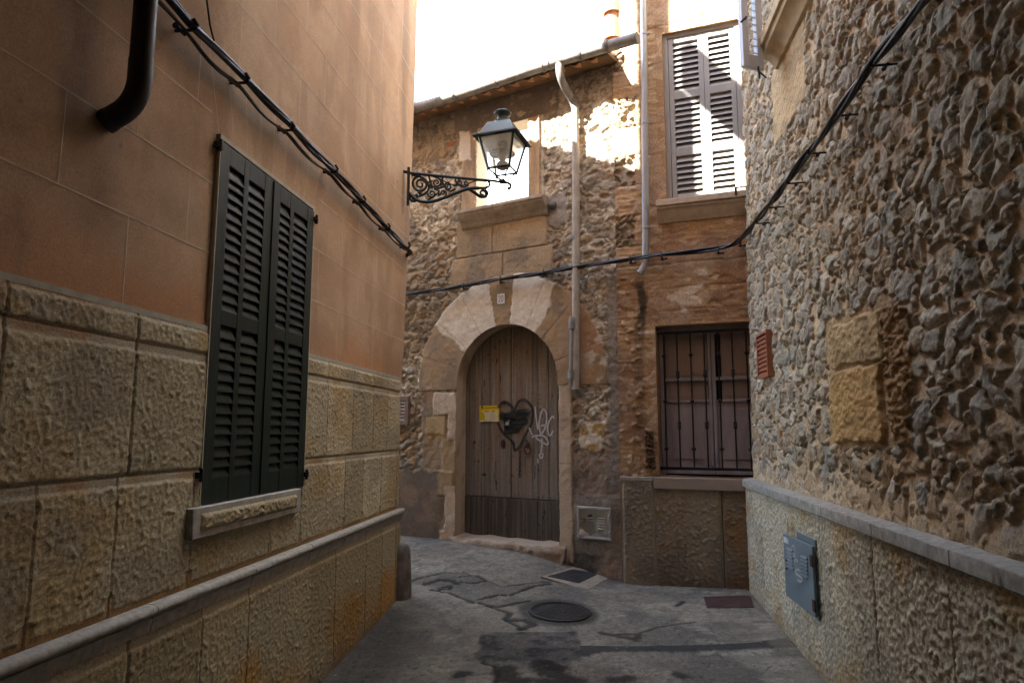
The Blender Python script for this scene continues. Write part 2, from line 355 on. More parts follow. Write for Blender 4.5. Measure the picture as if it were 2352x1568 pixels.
field(us2,zs,H,c,[('plinth',np.ones((len(zs)-1,len(us2)-1),bool),M_HAMMER)],LH,path=lpath(U,Z,0),U=U,Z=Z)
mb=MB(); prof=[(.805,.02),(.805,.043),(.832,.045),(.834,.051),(.856,.053),(.860,.046),(.864,.048)]+[(.886+.022*math.sin(t),.050+.024*math.cos(t)) for t in np.linspace(-1.4,1.5,10)]+[(.908,.02)]
jm=[-9,-7.7,-6.6,-5.4,-4.35,-3.55,-2.752,-2.05,-1.46,-.87,-.42,-.04]
for a,b in zip(jm[:-1],jm[1:]):
    uu=np.linspace(a+.0025,b-.0025,max(6,int((b-a)/.035))); n=len(prof); b0=len(mb.v)
    for u_ in uu:
        for k_,(z_,d_) in enumerate(prof):
            j_=(float(fbm(np.array([u_*8+k_*.31]),np.array([k_*.45+a*7]),3,389)[0])-.5)*.008*(d_>.03); mb.v.append(mb.P(u_,z_+j_*.5,d_+j_))
    for i_ in range(len(uu)-1):
        for k_ in range(n): q_=(k_+1)%n; mb.f.append((b0+i_*n+k_,b0+i_*n+q_,b0+(i_+1)*n+q_,b0+(i_+1)*n+k_))
    mb.f.append(tuple(range(b0,b0+n))); mb.f.append(tuple(range(b0+(len(uu)-1)*n,b0+len(uu)*n))[::-1])
M_MOULD=mat('moulding_stone',(.36,.33,.29),.85,var=.35,scale=30,bump=.4)
mb.build('base_moulding',M_MOULD,LH)
# --- window: sill, jambs, shutters
mb=MB(); mb.box(-3.315,-2.205,1.12,1.258,-.05,.052); mb.build('window_sill',M_MOULD,LH,bevel=.005)
us3=np.arange(-3.255,-2.262,.007); zs3=np.arange(1.152,1.232,.007); U,Z=np.meshgrid(us3,zs3); e=-boxsdf(U,Z,us3[0],us3[-1],zs3[0],zs3[-1]); P=pitted(U,Z,80,1.9)*.8
field(us3,zs3,.0525+ss(e,0,.015)*(.010+.006*P),mix(full(U.shape,(.40,.33,.23)),(.17,.12,.08),ss(-P,.2,1)*.5),[('sill_panel',np.ones((len(zs3)-1,len(us3)-1),bool),M_HAMMER)],LH)
mb=MB()
for a,b in ((-3.222,-3.198),(-2.127,-2.103)): mb.box(a,b,1.25,3.052,-.25,.022)
mb.box(-3.222,-2.103,3.03,3.052,-.25,.021); mb.build('window_reveal',mat('reveal_lime',(.45,.40,.32),.9,scale=14,var=.2),LH)
M_GREEN=mat('dark_green_paint',(.004,.012,.0068),.55,var=.3,scale=8,bump=.15,stretch=(6,6,.6))
def louvred_leaf(parent,u0,u1,z0,z1,d0,th,cols,rows,stile,mid,mt,pitch=.048,tilt=.55,name='shutter_leaf',slat_mat=None,ov=.58):
    """frame with slatted panels; cols, rows are (start, end) of the openings"""
    mb=MB(); ed=[u0]+[x for c in cols for x in c]+[u1]
    for a,b in zip(ed[0::2],ed[1::2]): mb.box(a,b,z0,z1,d0,d0+th)
    ez=[z0]+[x for r in rows for x in r]+[z1]
    for c in cols:
        for a,b in zip(ez[0::2],ez[1::2]): mb.box(c[0],c[1],a,b,d0+.0015,d0+th-.0015)
    leaf=mb.build(name,mt,parent,bevel=.003)
    ms=MB()
    for c in cols:
        for r in rows:
            n=max(1,round((r[1]-r[0])/pitch)); p=(r[1]-r[0])/n
            for k in range(n):
                zc=r[0]+p*(k+.5); hh=p*ov; dd=th*.46; cz=hh*random.uniform(.93,1.07); t=.0045
                a,b=c[0]-.004,c[1]+.004; dm=d0+th*.5
                # tilted: low edge out, high edge in
                ms.hexa([(a,zc-cz,dm+dd),(b,zc-cz,dm+dd),(b,zc-cz+2*t,dm+dd),(a,zc-cz+2*t,dm+dd),(a,zc+cz-2*t,dm-dd),(b,zc+cz-2*t,dm-dd),(b,zc+cz,dm-dd),(a,zc+cz,dm-dd)])
    ms.build('louvres',slat_mat or mt,leaf); return leaf
rowsG=[(1.385,2.115),(2.195,2.925)]
louvred_leaf(LH,-3.215,-2.668,1.262,3.02,-.010,.033,[(-3.13,-2.985),(-2.935,-2.765)],rowsG,.07,.06,M_GREEN,.052,ov=.74)
louvred_leaf(LH,-2.662,-2.11,1.262,3.02,-.010,.033,[(-2.575,-2.445),(-2.395,-2.205)],rowsG,.07,.06,M_GREEN,.052,ov=.74)
mb=MB(); mb.box(-3.2,-2.12,1.27,3.02,-.2,-.19); mb.build('window_backing',mat('dark_interior',(.012,.012,.012),.9,bump=0),LH)
mb=MB(); mb.box(-2.672,-2.658,1.27,3.015,.022,.030); mb.build('meeting_strip',M_GREEN,LH,bevel=.002)
M_IRON=mat('dark_iron',(.018,.018,.019),.55,.3,var=.4,scale=30,bump=.3)
for (u,z) in ((-3.235,2.985),(-3.235,1.40),(-2.09,2.97),(-2.09,1.335)):
    mb=MB(); mb.box(u-.022,u+.026,z-.014,z+.014,.005,.034); mb.tube([(u-.005,z-.03,.034),(u-.005,z+.03,.034)],.009,8); mb.build('shutter_hinge',M_IRON,LH,bevel=.002)
# --- body and roof, then unseen masses added to shape the light
def body(name,parent,mt,bot,top,z0,z1,inset=0):
    n=len(bot); mb=MB(); b=0
    mb.v=[(x,y,z0) for x,y in bot]+[(x,y,z1) for x,y in top]
    mb.f=[tuple(range(n))[::-1],tuple(range(n,2*n))]+[(i,(i+1)%n,n+(i+1)%n,n+i) for i in range(n)]
    return mb.build(name,mt,parent,smooth=False)
sx,sy=math.cos(turn),math.sin(turn)
cin=.05
M_WALLB=mat('plain_render',(.42,.27,.18),.9,var=.15,scale=5)
botp=[(-9,cin),(.02,cin),(.02+sx*7,cin+sy*7),(-9,cin+sy*7)]; top=[(-9,cin),(.02+.062*5.6,cin),(.02+.062*5.6+sx*7,cin+sy*7),(-9,cin+sy*7)]
# the opening of the shuttered window is left in front of a set-back core
core=[(-9,.32),(-.25,.32),(-.25+sx*6.9,.32+sy*6.9),(-9,cin+sy*7)]; coret=[(-9,.32),(.05,.32),(.05+sx*6.9,.32+sy*6.9),(-9,cin+sy*7)]
body('house_core',LH,M_WALLB,core,coret,-.2,6.4)
def plan(name,parent,mt,poly,z0,z1):
    """slab from a (u, d) outline"""
    n=len(poly); mb=MB(); mb.v=[mb.P(u,z0,d) for u,d in poly]+[mb.P(u,z1,d) for u,d in poly]
    mb.f=[tuple(range(n))[::-1],tuple(range(n,2*n))]+[(i,(i+1)%n,n+(i+1)%n,n+i) for i in range(n)]
    return mb.build(name,mt,parent,smooth=False)
plan('roof',LH,M_WALLB,[(-9,-.3),(.0,-.3),(.0+sx*6.9,-.3-sy*6.9),(-9,-6.5)],6.35,6.5)
mb=MB(); mb.prism([(-9,6.2),(.33,6.2),(.33,6.72),(-.17,7.02),(-.8,7.42),(-1.8,8.2),(-9,8.2)],-.3,-.06)
mb.build('shadow_roofline',M_WALLB,LH)  # unseen roofline added, its slope cut to set where the sun patch ends
mb=MB()
for k in range(24):
    u0=.33+sx*(k*.25); u1=u0+sx*.25; d0=-.06-sy*k*.25; d1=d0-sy*.25; zt=6.74+min(.3*(k+.5)*.25,.9)
    mb.hexa([(u0,6.2,d0),(u1,6.2,d1),(u1,zt,d1),(u0,zt,d0),(u0-.22,6.2,d0-.1),(u1-.22,6.2,d1-.1),(u1-.22,zt,d1-.1),(u0-.22,zt,d0-.1)])
mb.build('shadow_gable_line',M_WALLB,LH,smooth=False)  # added side roofline out of view, stepped to bound the sun patch
mb=MB(); mb.box(-1.2,-.84,6.9,8.75,-.24,-.02); mb.box(-1.05,-.84,8.75,10.6,-.23,-.03); mb.build('shadow_stack',M_WALLB,LH)  # unseen stack added to throw the dark band across the grey shutters
mb=MB(); mb.box(-1.95,-1.21,8.98,9.48,-.2,-.06); mb.build('shadow_beam',M_WALLB,LH)  # unseen beam put in to shade a strip of the right shutter
mb=MB(); mb.box(-9,-2.0,6.9,11,-.28,-.05); mb.build('sun_blocker',M_WALLB,LH)  # thin unseen slab added to keep direct sun off the right-hand wall
mb=MB(); mb.box(-9.7,-3.05,4.45,10.5,-.04,3.9); mb.build('sky_blocker_over',M_WALLB,LH)  # unseen mass added over the alley to darken the near walls
mb=MB(); mb.box(-9.7,-9.0,-.3,10.5,-1,3.9); mb.build('sky_blocker_rear',M_WALLB,LH)  # unseen wall added behind the camera to cut skylight on the near walls
# ================================================================== CENTRE: old stone house (facade A)
OH=empty('old_stone_house',FA,'weathered rubble stone house with the arched wooden door and open upper window','house')
DU,DR,DZ,DB=-.1,.70,2.16,.30           # arched opening: centre, radius, springing, bottom
WU0,WU1,WZ0,WZ1=-.54,.225,4.30,5.36    # upper opening
us=cat(np.arange(-8,-2.0,.15),np.arange(-2.0,1.33,.0125)); zs=cat(np.arange(-.3,0,.06),np.arange(0,5.95,.0125))
U,Z=np.meshgrid(us,zs)
def archsdf(U,Z,r,cu=DU,cz=DZ):
    return np.where(Z>cz,np.hypot(U-cu,Z-cz)-r,np.abs(U-cu)-r)
door=archsdf(U,Z,DR); win=boxsdf(U,Z,WU0,WU1,WZ0,WZ1)
# snap the nearest vertices on to the opening's outline
h=.0125
near=np.abs(door)<h*.6; 
gx=np.where(Z>DZ,(U-DU)/np.maximum(np.hypot(U-DU,Z-DZ),.01),np.sign(U-DU)); gz=np.where(Z>DZ,(Z-DZ)/np.maximum(np.hypot(U-DU,Z-DZ),.01),0)
U=np.where(near,U-gx*door,U); Z=np.where(near,Z-gz*door,Z); door=archsdf(U,Z,DR)
wob=(fbm(U*9,Z*9,3,90)-.5)*.12
# rubble
wx=(fbm(U*11,Z*11,3,91)-.5)*.12; wz=(fbm(U*11,Z*11,3,92)-.5)*.12
F1,F2,dx,dy,K,hs,hk=polycells((U+wx*.5)*6.2,(Z+wz*.5)*8.2,93,r0=.34,r1=.66,aniso=.4,rot=PI*.6)
F1b,F2b,dxb,dyb,hb2=cells((U+wx)*24,(Z+wz)*28,96,.4,.4,PI,3)
e=np.minimum(1-F1,(F2-F1)*.55-.05)+(fbm(U*36,Z*36,3,97)-.5)*.12; st=ss(e,0,.09); top=np.clip(e*(1.2+3*hk(0)),0,1)
eb=np.minimum((.55-F1b)*1.2,(F2b-F1b)*.8-.04); stb=ss(eb,0,.2)*(1-st)
fine=fbm(U*40,Z*40,4,95,.6)-.5
Hr=st*(.008+(.008+.016*hs(0))*top+dx*(hs(1)-.5)*.04+dy*(hs(2)-.5)*.05)+stb*(.009+.012*hb2(0))+fine*.010+(fbm(U*16,Z*20,3,98)-.5)*.022
cr=full(U.shape,(.33,.275,.22)) # mortar
lime=ss(fbm(U*1.7+4,Z*1.3,4,99)+.22*ss(U,.5,1.1)*ss(4.6-Z,0,.8)*ss(Z,1.4,2.0)+.12*ss(U,.3,.8),.52,.68); cr=mix(cr,(.58,.53,.47),lime*.85)
sc=full(U.shape,(.255,.195,.14)); k=hs(4); sc=mix(sc,(.19,.165,.14),(k<.35)*.8); sc=mix(sc,(.30,.20,.11),((k>.35)&(k<.52))*.8); sc=mix(sc,(.33,.27,.20),(k>.80)*.7); sc=mix(sc,(.30,.12,.06),((k>.785)&(k<.80))*.9)
sc*=(.75+.5*hs(5))[...,None]; cr=cr*(1-st[...,None])+sc*st[...,None]
sb=full(U.shape,(.23,.18,.13))*(.6+.8*hb2(5))[...,None]; cr=cr*(1-stb[...,None]*.8)+sb*stb[...,None]*.8
cr=mix(cr,(.62,.57,.50),lime*ss(fbm(U*26,Z*26,3,101),.5,.62)*.55)
# ashlar: voussoirs, jambs, blocks under the sill
rad=np.hypot(U-DU,Z-DZ); ang=np.degrees(np.arctan2(Z-DZ,U-DU)); 
ringw=ss(1.305+wob*.5-rad,-.012,.012)*(Z>DZ-.06)*(rad>.5)
H=Hr.copy(); c=cr.copy()
def over(mask,h,cc):
    global H,c
    H=H*(1-mask)+h*mask; c=c*(1-mask[...,None])+cc*mask[...,None]
tex=(fbm(U*20,Z*20,4,102)-.5)*.010+(fbm(U*5,Z*5,3,103)-.5)*.012
brown=full(U.shape,(.30,.205,.125)); brown=mix(brown,(.20,.15,.11),ss(fbm(U*3.5,Z*3,5,104),.45,.68)*.75); brown=mix(brown,(.34,.21,.10),ss(fbm(U*4+7,Z*4,4,105),.55,.72)*.7)
brown*=(.9+.2*fbm(U*30,Z*30,3,106))[...,None]
white=full(U.shape,(.60,.53,.46)); white=mix(white,(.44,.37,.30),ss(fbm(U*6,Z*2.2,4,107),.5,.75)*.3)
av=ang+ (fbm(U*7,Z*7,3,108)-.5)*7; awob=(fbm(U*5,Z*5,3,109)-.5)*14
isw=ss(av,52+(rad-.7)*8,54+(rad-.7)*8)*ss(145-av,0,2); isw=np.where((ang>84.6)&(ang<100.6),0,isw)
ring=brown*(1-isw[...,None])+white*isw[...,None]
ring=mix(ring,(.33,.16,.075),ss(-av,-44,-30)*0+ss(ang,8,16)*ss(46-ang,0,6)*ss(rad,.95,1.1)*.55)
ring=mix(ring,(.52,.47,.41),ss(rad,1.0,1.2)*ss(30-ang,0,14)*ss(fbm(U*9,Z*12,4,110),.5,.62)*.8)
jt=np.full(U.shape,9.)
for a in (18.5,44.5,65.3,84.6,100.6,120,141.5,163):
    jt=np.minimum(jt,np.abs(np.radians(ang-a))*rad)
ring=mix(ring,(.20,.15,.11),ss(.005-jt,0,.004)*(.7-.25*isw))
plate=boxsdf(U,Z,-.255,-.055,3.03,3.30); ring=mix(ring,(.235,.19,.13),ss(-plate+.004,0,.006)*.8)
over(ringw,.036+tex+isw*.004-.006*ss(.005-jt,0,.004),ring)
ash=full(U.shape,(.285,.20,.125)); ash=mix(ash,(.17,.135,.105),ss(fbm(U*3.8,Z*3.2,5,111),.46,.66)*.75); ash=mix(ash,(.38,.27,.16),ss(fbm(U*2.5+3,Z*4,4,112),.56,.72)*.6)
a1=boxsdf(U,Z,-.83,.465,3.75,4.22);a2=boxsdf(U,Z,-.90,.54,3.40,3.75)
am=np.maximum(ss(-a1-wob*.12,-.004,.004),ss(-a2-wob*.12,-.004,.004))*(1-ringw)
j2=np.minimum(np.abs(Z-3.75),np.where(Z>3.75,np.abs(U+.283),np.abs(U+.14))); ash=mix(ash,(.12,.09,.07),ss(.007-j2,0,.004)*.8)
over(am,.030+tex-.014*ss(.007-j2,0,.004),ash)
# upper window surround
wj=np.maximum(ss(-boxsdf(U,Z,WU0-.21,WU0,4.25,5.42)-wob*.1,-.004,.004),ss(-boxsdf(U,Z,WU1,WU1+.17,4.25,5.42)-wob*.1,-.004,.004))
wc=full(U.shape,(.31,.205,.125)); wc=mix(wc,(.17,.125,.095),ss(fbm(U*9,Z*2,4,113),.42,.62)*.75*(U<0)); wc=mix(wc,(.42,.29,.17),ss(fbm(U*8,Z*2.5,4,114),.5,.7)*.6)
over(wj,.045+tex+.012*np.sin(np.clip((U-WU1)/.17,0,1)*PI*2.5)*(U>0),wc)
lt=ss(-boxsdf(U,Z,WU0-.35,WU1+.42,5.36,5.80)-wob*.3,-.01,.01); lc=full(U.shape,(.155,.115,.09)); lc=mix(lc,(.095,.075,.06),ss(fbm(U*4,Z*4,4,115),.45,.65)*.8); lc=mix(lc,(.40,.33,.24),ss(fbm(U*7+2,Z*9,3,116),.66,.72)*.7)
over(lt,.028+tex*1.2,lc)
lw=ss(-boxsdf(U,Z,-.80,-.62,5.02,5.42)-wob*.5,-.01,.01); over(lw*.9,.04+tex,full(U.shape,(.50,.46,.42)))
# wall colour darker up towards the eave
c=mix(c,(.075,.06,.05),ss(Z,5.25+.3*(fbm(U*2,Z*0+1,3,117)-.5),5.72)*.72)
# left jamb: patched lime render and yellow blocks
lj=ss(-boxsdf(U,Z,-1.35,DU-DR,.2,2.10)-wob*.6,-.02,.02); jc=full(U.shape,(.25,.175,.115)); jc=mix(jc,(.155,.12,.09),ss(fbm(U*5,Z*5,5,118),.48,.68)*.8); jc=mix(jc,(.34,.20,.09),ss(fbm(U*6+5,Z*5,4,119),.55,.7)*.6)
over(lj,.022+tex*1.6,jc)
def patch(u0,u1,z0,z1,cc,h=.038,r=.35,w=.02):
    global c
    m=ss(-boxsdf(U,Z,u0,u1,z0,z1)-wob*r,-w*.4,w*.4); col=full(U.shape,cc); col*=(.78+.44*fbm(U*18,Z*18,4,int(u0*50+z1*90)+400))[...,None]; over(m,h+tex,col)
patch(-1.16,-.80,1.80,2.08,(.44,.35,.27)); patch(-.93,-.80,1.35,1.85,(.42,.32,.24)); patch(-1.28,-.97,1.55,1.78,(.36,.245,.12),.032,.45,.03); patch(-1.02,-.82,1.0,1.5,(.32,.22,.12),.03,.3); patch(-1.14,-.83,.82,1.12,(.29,.19,.10),.045,.3)
patch(-.97,-.80,.25,.95,(.43,.32,.23),.040,.6); patch(-1.05,-.80,.2,.42,(.40,.28,.19),.042,.6)
# low brown plaster on the left, right jamb strip and right side render
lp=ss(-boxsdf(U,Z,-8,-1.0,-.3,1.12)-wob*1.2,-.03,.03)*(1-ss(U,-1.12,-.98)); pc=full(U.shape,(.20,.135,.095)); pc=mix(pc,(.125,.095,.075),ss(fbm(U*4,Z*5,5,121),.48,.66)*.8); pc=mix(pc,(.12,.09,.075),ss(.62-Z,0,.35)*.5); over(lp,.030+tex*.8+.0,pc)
rj=ss(-boxsdf(U,Z,DU+DR,.765,.2,2.12)-wob*.25,-.01,.01); rc=full(U.shape,(.45,.355,.275)); rc=mix(rc,(.30,.22,.16),ss(fbm(U*9,Z*4,4,123),.5,.7)*.6); rc=mix(rc,(.15,.11,.08),ss(.012-np.abs(Z-1.25),0,.008)*.5)
rr=ss(1.36-Z+wob*1.6,-.08,.08)*ss(U,.70,.76); rcol=full(U.shape,(.225,.165,.125)); rcol=mix(rcol,(.145,.12,.105),ss(fbm(U*4,Z*4,5,124),.48,.66)*.8); rcol=mix(rcol,(.30,.20,.13),ss(fbm(U*5+8,Z*6,4,125),.55,.7)*.6); rcol=mix(rcol,(.085,.08,.08),ss(-boxsdf(U,Z,.70,1.0,.08,.45)-wob*1.2,-.03,.03)*.8)
over(rr,.020+tex*1.8,rcol); over(rj,.032+tex,rc)
gr=ss(-boxsdf(U,Z,.78,1.28,.30,.92)-wob*.5,-.02,.02)*.7; over(gr,.026+tex,full(U.shape,(.20,.185,.165)))
yb=ss(-boxsdf(U,Z,.86,1.16,1.40,1.68)-wob*.9,-.02,.02); ybc=full(U.shape,(.38,.25,.10)); ybc=mix(ybc,(.55,.50,.44),ss(fbm(U*8,Z*8,4,126),.55,.65)*.8); over(yb,.035+tex*2,ybc)
ed=ss(-boxsdf(U,Z,1.20,1.34,1.0,3.3)-wob*.3,-.02,.02)*.8; over(ed,.02+tex*1.5,full(U.shape,(.19,.165,.145)))
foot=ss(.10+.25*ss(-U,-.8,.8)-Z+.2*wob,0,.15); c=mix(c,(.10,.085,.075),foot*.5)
# wash of pale lime round the upper knob
over(ss(-boxsdf(U,Z,.46,.72,4.0,4.34)-wob*.7,-.03,.03)*.85,.02+tex,full(U.shape,(.24,.215,.20)))
fd=fc(door)>0; fw_=fc(win)>0; ok=fd&fw_; sur=(fc(ringw)>.5)&ok
jam=((fc(rj)>.5)|((fc(lj)>.5)&(fc(U)>-.97)))&ok&~sur&(fc(Z)<2.16); wsu=((fc(wj)>.5)|(fc(lt)>.5))&ok&~sur
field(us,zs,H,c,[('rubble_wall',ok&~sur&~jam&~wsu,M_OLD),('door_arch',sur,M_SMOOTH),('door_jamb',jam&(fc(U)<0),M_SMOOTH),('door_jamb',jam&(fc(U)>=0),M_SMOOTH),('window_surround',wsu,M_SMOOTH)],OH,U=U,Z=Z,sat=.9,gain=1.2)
# reveals
t=[(-.80+0*i,z) for i,z in enumerate(np.linspace(.2,2.16,25))]+[(DU+DR*math.cos(a),DZ+DR*math.sin(a)) for a in np.linspace(PI,0,49)][1:]+[(.60,z) for z in np.linspace(2.16,.2,25)][1:]
t=np.array(t); ds=np.array([.034,.02,-.02,-.07,-.12,-.19]); UU=np.repeat(t[None,:,0],6,0); ZZ=np.repeat(t[None,:,1],6,0); HH=np.repeat(ds[:,None],len(t),1)+0*UU
nn=(fbm(UU*14+ds[:,None]*30,ZZ*14,3,130)-.5)*.012; nn[0]=0
colr=full(UU.shape,(.40,.31,.23)); colr=mix(colr,(.25,.175,.12),ss(fbm(UU*5+ds[:,None]*20,ZZ*5,4,131),.5,.68)*.8)
field(t[:,0],ds,HH,colr,[('door_reveal',np.ones((5,len(t)-1),bool),M_SMOOTH)],OH,U=UU-nn*np.sign(UU-DU),Z=ZZ,sat=.9,gain=1.15)
mb=MB(); th=.23
mb.box(WU0-.2,WU0,WZ0-.05,WZ1+.2,-th,.02); mb.box(WU1,WU1+.2,WZ0-.05,WZ1+.2,-th,.02); mb.box(WU0-.2,WU1+.2,WZ1,WZ1+.2,-th,.018)
mb.build('window_reveal',mat('cream_plaster',(.56,.47,.34),.85,var=.12,scale=9,bump=.25),OH)
mb=MB()
zt=4.325; prof=[(4.10,.02),(4.12,.05),(4.15,.06),(4.18,.075),(4.22,.125),(4.235,.13),(4.25,.145),(4.275,.15),(4.285,.165),(4.325,.165),(4.33,-.25),(4.10,-.25)]
b=len(mb.v)
for a_,b_ in ((-.74,-.20),(-.197,.49)): mb.profile(prof,a_,b_)
sl=mb.build('window_sill',mat('worn_sandstone',(.36,.26,.17),.9,var=.35,scale=9,bump=.5,c2=(.46,.38,.29),bdist=.01),OH,bevel=.006)
# door: boards with grain
us4=np.arange(-.83,.62,.0052); zs4=np.arange(.33,2.90,.008); U,Z=np.meshgrid(us4,zs4)
pj=np.array([-.83,-.735,-.665,-.56,-.43,-.30,-.136,.025,.155,.235,.37,.485,.63]); pl=np.array([-.83,-.71,-.56,-.37,-.135,.06,.22,.40,.63])
lowd=Z<.815
def board(U,j):
    k=np.clip(np.searchsorted(j,U)-1,0,len(j)-2); return k,np.minimum(U-j[k],j[k+1]-U)
k1,e1=board(U,pj[::2] if False else pj); k2,e2=board(U,pl); k=np.where(lowd,k2+40,k1); e=np.where(lowd,e2,e1)
hb=_h(k,k*0,5); hb3=_h(k,k*0,6)
gx=U*60+hb*50+ (fbm(U*5,Z*1.2,3,140)-.5)*5; grain=fbm(gx,Z*2.2+hb*30,4,141,.6); streak=fbm(U*28+hb*20,Z*.8,4,142)
c=full(U.shape,(.15,.113,.085))*(.7+.6*hb)[...,None]
c=mix(c,(.195,.172,.148),ss(streak+.3*(hb3-.5)+.1*(U<-.5),.5,.72)*.7); c=mix(c,(.20,.10,.05),ss(fbm(U*9,Z*1.1,4,143)-.25*ss(U,.0,.5),.50,.68)*.6)
c=mix(c,(.16,.14,.13),ss(1.35-Z+.3*(fbm(U*4,Z*2,3,144)-.5),0,.5)*.5); c=mix(c,(.045,.038,.032),ss(.82-Z,-.01,.01)*.8); c=mix(c,(.12,.095,.08),ss(.82-Z,0,.01)*ss(streak,.5,.7)*.6)
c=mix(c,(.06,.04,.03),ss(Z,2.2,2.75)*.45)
c*=(.62+.76*grain)[...,None]
hol=ss(vn(U*38,Z*13,150),.90,.94)*(fbm(U*3,Z*3,2,151)>.42); c=mix(c,(.012,.01,.009),hol*.85)
wcrk=ss(.006-linedist(U,Z,[(-.36,1.24),(-.362,1.0)]),0,.004)+ss(.006-linedist(U,Z,[(.40,.80),(.405,.36)]),0,.004)+ss(.007-linedist(U,Z,[(.19,1.20),(.185,1.06)]),0,.004); c=mix(c,(.012,.01,.009),np.clip(wcrk,0,1)*.9)
gv=ss(.0035-e,0,.003); cen=ss(.007-np.abs(U+.136),0,.004)*(Z>.82)
c=mix(c,(.02,.014,.01),np.clip(gv*.75+cen*.7,0,1)); sp=ss(.006-np.abs(Z-.815),0,.004); c=mix(c,(.015,.012,.01),sp*.9)
sil=ss(.006-np.abs(U+.118),0,.003)*(Z>1.95)*ss(Z,1.95,2.0); c=mix(c,(.30,.29,.28),sil*.5)
H=-.165-gv*.006-cen*.008-sp*.008+(hb-.5)*.005+(grain-.5)*.003-hol*.004+np.where(lowd,.004,0)
mk=fc(archsdf(U,Z,DR+.06))<0
leafm=mk&~fc(lowd.astype(float)).astype(bool)
lc_=fc(U)<-.136
door_o=bpy.data.objects.new('arched_door',None); link(door_o,OH)
DL=field(us4,zs4,H,c,[('door_leaf',leafm&lc_,M_WOODV),('door_leaf',leafm&~lc_,M_WOODV),('kick_board',mk&fc(lowd.astype(float)).astype(bool),M_WOODV)],door_o,U=U,Z=Z,sat=.68,gain=1.3)
# graffiti
def ribbon(pts,w,d,fade=.35,sub=6,rows=7):
    P=[]
    n=len(pts)
    for i in range(n-1):
        p0=np.array(pts[max(i-1,0)]);p1=np.array(pts[i]);p2=np.array(pts[i+1]);p3=np.array(pts[min(i+2,n-1)])
        for k in range(sub):
            t=k/sub; P.append(.5*((2*p1)+(-p0+p2)*t+(2*p0-5*p1+4*p2-p3)*t*t+(-p0+3*p1-3*p2+p3)*t**3))
    P.append(np.array(pts[-1])); P=np.array(P); T=np.gradient(P,axis=0); T/=np.linalg.norm(T,axis=1)[:,None]+1e-9; Nn=np.stack([-T[:,1],T[:,0]],1)
    v=[];f=[];a=[]
    m=len(P)
    for i in range(m):
        endf=min(1,min(i,m-1-i)/2+.3)
        for r in range(rows):
            s=(r/(rows-1)-.5)*2; q=P[i]+Nn[i]*s*w*.5; v.append((q[0],-d,q[1])); a.append(endf*float(ss(np.array(1-abs(s)),0,fade)))
    for i in range(m-1):
        for r in range(rows-1):
            b=i*rows+r; f.append((b,b+1,b+rows+1,b+rows))
    return v,f,a
def paint(name,strokes,mt,parent,d,fade=.5):
    V=[];F=[];A=[]
    for i,(pts,w) in enumerate(strokes):
        v,f,a=ribbon(pts,w,d+.0006*i,fade); b=len(V); V+=v;F+=[tuple(b+x for x in q) for q in f];A+=a
    me=bpy.data.meshes.new(name); me.from_pydata(V,[],F); at=me.color_attributes.new('Col','FLOAT_COLOR','POINT'); cc=np.repeat(np.array(A,np.float32)[:,None],4,1); at.data.foreach_set('color',cc.ravel())
    me.materials.append(mt); o=bpy.data.objects.new(name,me); return link(o,parent)
def Q7(x,y,d=-.155): # a point seen in the photograph, on the door's plane
    return FA.hit((1850+x*.2551)/1.7415,(1550+y*.2551)/1.7415,d)
heart=[(565,310),(600,250),(670,225),(740,260),(785,320),(800,385),(840,300),(890,215),(955,188),(1030,225),(1090,310),(1105,430),(1085,560),(1030,660),(960,800),(900,920),(850,970),(815,965),(800,870),(740,800),(660,730),(600,640),(562,540)]
blot=[[(600,420),(700,430),(820,400),(1000,390)],[(620,460),(800,450),(1060,420)],[(650,520),(800,520),(1020,500)],[(650,580),(780,590),(930,550),(1040,520)],[(660,640),(800,650),(930,610)],[(660,670),(760,680),(900,660)],[(880,380),(1010,370),(1060,410)],[(590,400),(640,440),(600,470)]]
blk=mat_paint('black_spray',(.006,.006,.007)); wht=mat_paint('white_spray',(.55,.54,.54))
paint('heart_graffiti',[([Q7(*p) for p in heart],.046)]+[([Q7(*p) for p in b],.085) for b in blot],blk,door_o,-.150,.55)
paint('white_graffiti',[([Q7(*p) for p in s],.027) for s in ([(1140,280),(1148,400),(1165,540),(1185,670)],[(1230,700),(1200,600),(1215,470),(1260,340),(1310,380),(1320,500),(1300,620),(1240,720),(1205,650)],[(1215,600),(1320,580)],[(1440,490),(1420,450),(1380,490),(1340,590),(1345,690),(1375,750),(1430,660)],[(1045,620),(1070,680),(1100,745)],[(1080,775),(1170,750),(1270,755),(1340,830),(1335,890),(1250,850),(1165,790),(1170,750)],[(1240,790),(1255,860),(1240,960),(1235,1020)],[(1240,1020),(1210,1060),(1240,1105),(1265,1050),(1235,1015)],[(1185,1100),(1190,1190)])],wht,door_o,-.152,.5)
drk=mat_paint('brown_scratch',(.03,.012,.008))
SC={'K':[[(0,0),(0,1)],[(.6,0),(0,.5),(.6,1)]],'I':[[(.3,0),(.3,1)]],'D':[[(0,0),(0,1),(.6,.6),(.5,.2),(0,0)]],'S':[[(.6,.05),(.1,.2),(.5,.6),(0,1)]],'L':[[(0,0),(0,1),(.6,1)]],'O':[[(.3,0),(0,.5),(.3,1),(.6,.5),(.3,0)]],'V':[[(0,0),(.3,1),(.6,0)]],'E':[[(.6,0),(0,0),(0,1),(.6,1)],[(0,.5),(.5,.5)]],'T':[[(0,0),(.6,0)],[(.3,0),(.3,1)]],'Y':[[(0,0),(.3,.5)],[(.6,0),(.2,1)]]}
sk=[]
for r,wd in enumerate(('KIDS','LOVE','TOYS')):
    for i,chh in enumerate(wd):
        for s in SC[chh]: sk.append(([Q7(1160+i*26+x*26,92+r*68+y*36) for x,y in s],.004))
paint('scratched_words',sk,drk,door_o,-.152,.9)
